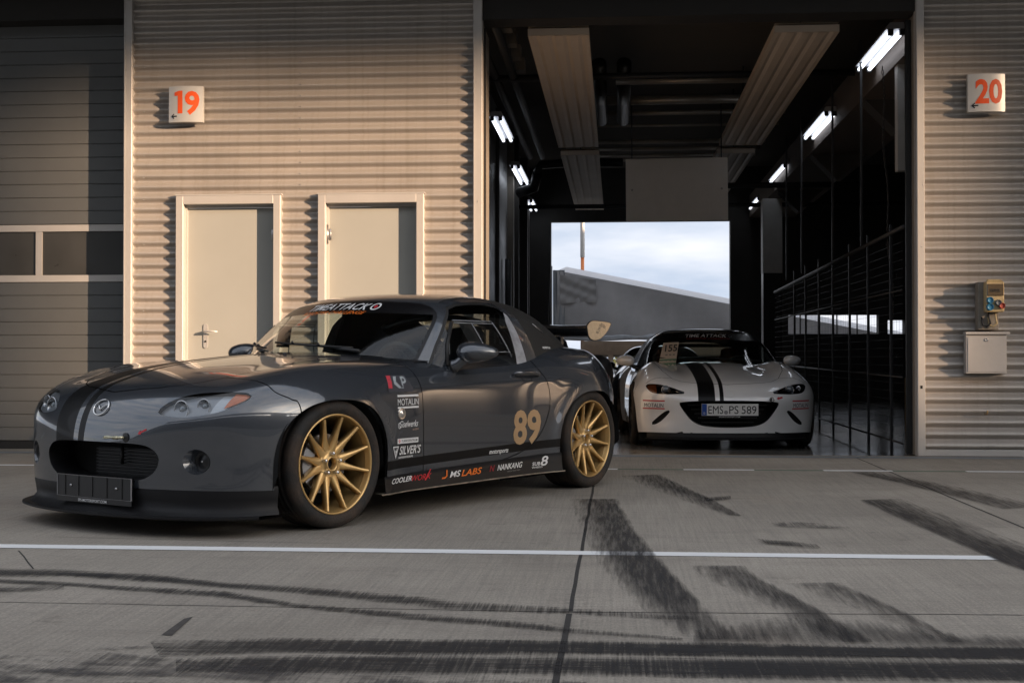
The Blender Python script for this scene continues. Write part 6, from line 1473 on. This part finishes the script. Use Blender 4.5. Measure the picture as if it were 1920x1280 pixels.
    V, Fc = fitw(text2d('155', .07, .25, .02), .135); wt((V, Fc), -.455, .915, M_blk, .03, .009)
    wt(rect2d(.12, .006), -.455, .902, M_red); wt(rect2d(.11, .012), -.47, .875, mat('card_grey', (.2, .18, .18), .6))
    return F, G, wso
P_white = paint('white_paint', (.86, .86, .85), 0., .3, [(-.285, -.130, -.62), (-.088, -.052, -.62)], flake=False, zmin=.40)
roof_black = mat('soft_top_fabric', (.010, .010, .011), .6, bump=.1, bs=300); M_bgl = mat('gloss_black_paint', (.006, .006, .007), .15, coat=1)
wc = thing('sports_car', 'white two-seat roadster with black hood stripes and EMS PS 589 plate in the garage', 'car', (1.00305551, 12.85912477, -.05), R(-90+2.75))
roadster(wc, P_white, (M_bgl, roof_black), True)
bc = thing('sports_car', 'black roadster parked in the dark behind the white car, mostly hidden by it', 'car', (.72, 19.6, -.05), R(-90+1)); bc.scale = (.93, .93, .90)
roadster(bc, M_bgl, (M_bgl, roof_black), False)
# things between the two cars
t = thing('bin', 'black bin with a rounded lid just behind the tail of the grey car', 'bin', (-.19, 12.9, -.05)); q = MB(); q.smooth = True; q.lathe([(.001, 0), (.13, 0), (.15, .6), (.165, .62), (.165, .70), (.15, .78), (.11, .84), (.05, .87), (.001, .875)], 32, axis='z'); q.build('bin_body', t, M_black)
t = thing('rubbish_bag', 'large dark blue bag standing left of the rear wing in the garage', 'bag', (-.88, 16.6, -.05))
q = MB(); q.smooth = True; P = []
for z, r in ((0, .20), (.05, .27), (.3, .30), (.6, .30), (.9, .29), (1.05, .25), (1.13, .17), (1.17, .05), (1.172, .001)):
    P.append([(r*math.cos(t_)*(1+.05*math.sin(5*t_+z*9)), r*math.sin(t_)*(1+.05*math.cos(4*t_+z*7)), z) for t_ in np.linspace(0, 2*math.pi, 33)])
q.grid(P); q.build('bag_body', t, mat('bag_plastic', (.008, .012, .025), .35, bump=.4, bs=9), fix=True)
# ------------------------------------------------------------------ the garage row carries on to the right and left, outside the frame
for k in range(9):
    x0 = 5.49+k*6.62
    r = thing('garage_bay', 'further garage bay of the row, out of frame', 'building', (x0, YF, 0), 0, 'further garage bays of the row')
    q = MB(); q.smooth = True; P = []
    for i in range(421):
        z = .05+4.65*i/420; t_ = 2*math.pi*(z-zph)/PER; P.append([(3.6, .038-.0215*math.sin(t_), z), (6.62, .038-.0215*math.sin(t_), z)])
    q.grid(P); q.build('cladding', r, m_sheet)
    q = MB(); q.box((0, .25, 0), (3.7, .3, 3.6)); q.build('bay_door', r, m_gdoor if k % 3 != 1 else m_dark); q = MB(); q.box((0, 0, 3.6), (3.7, .3, 4.7)); q.box((3.63, -.01, 0), (3.72, .3, 4.7)); q.box((-.02, -.01, 0), (.07, .3, 4.7)); q.build('bay_frame', r, m_trim)
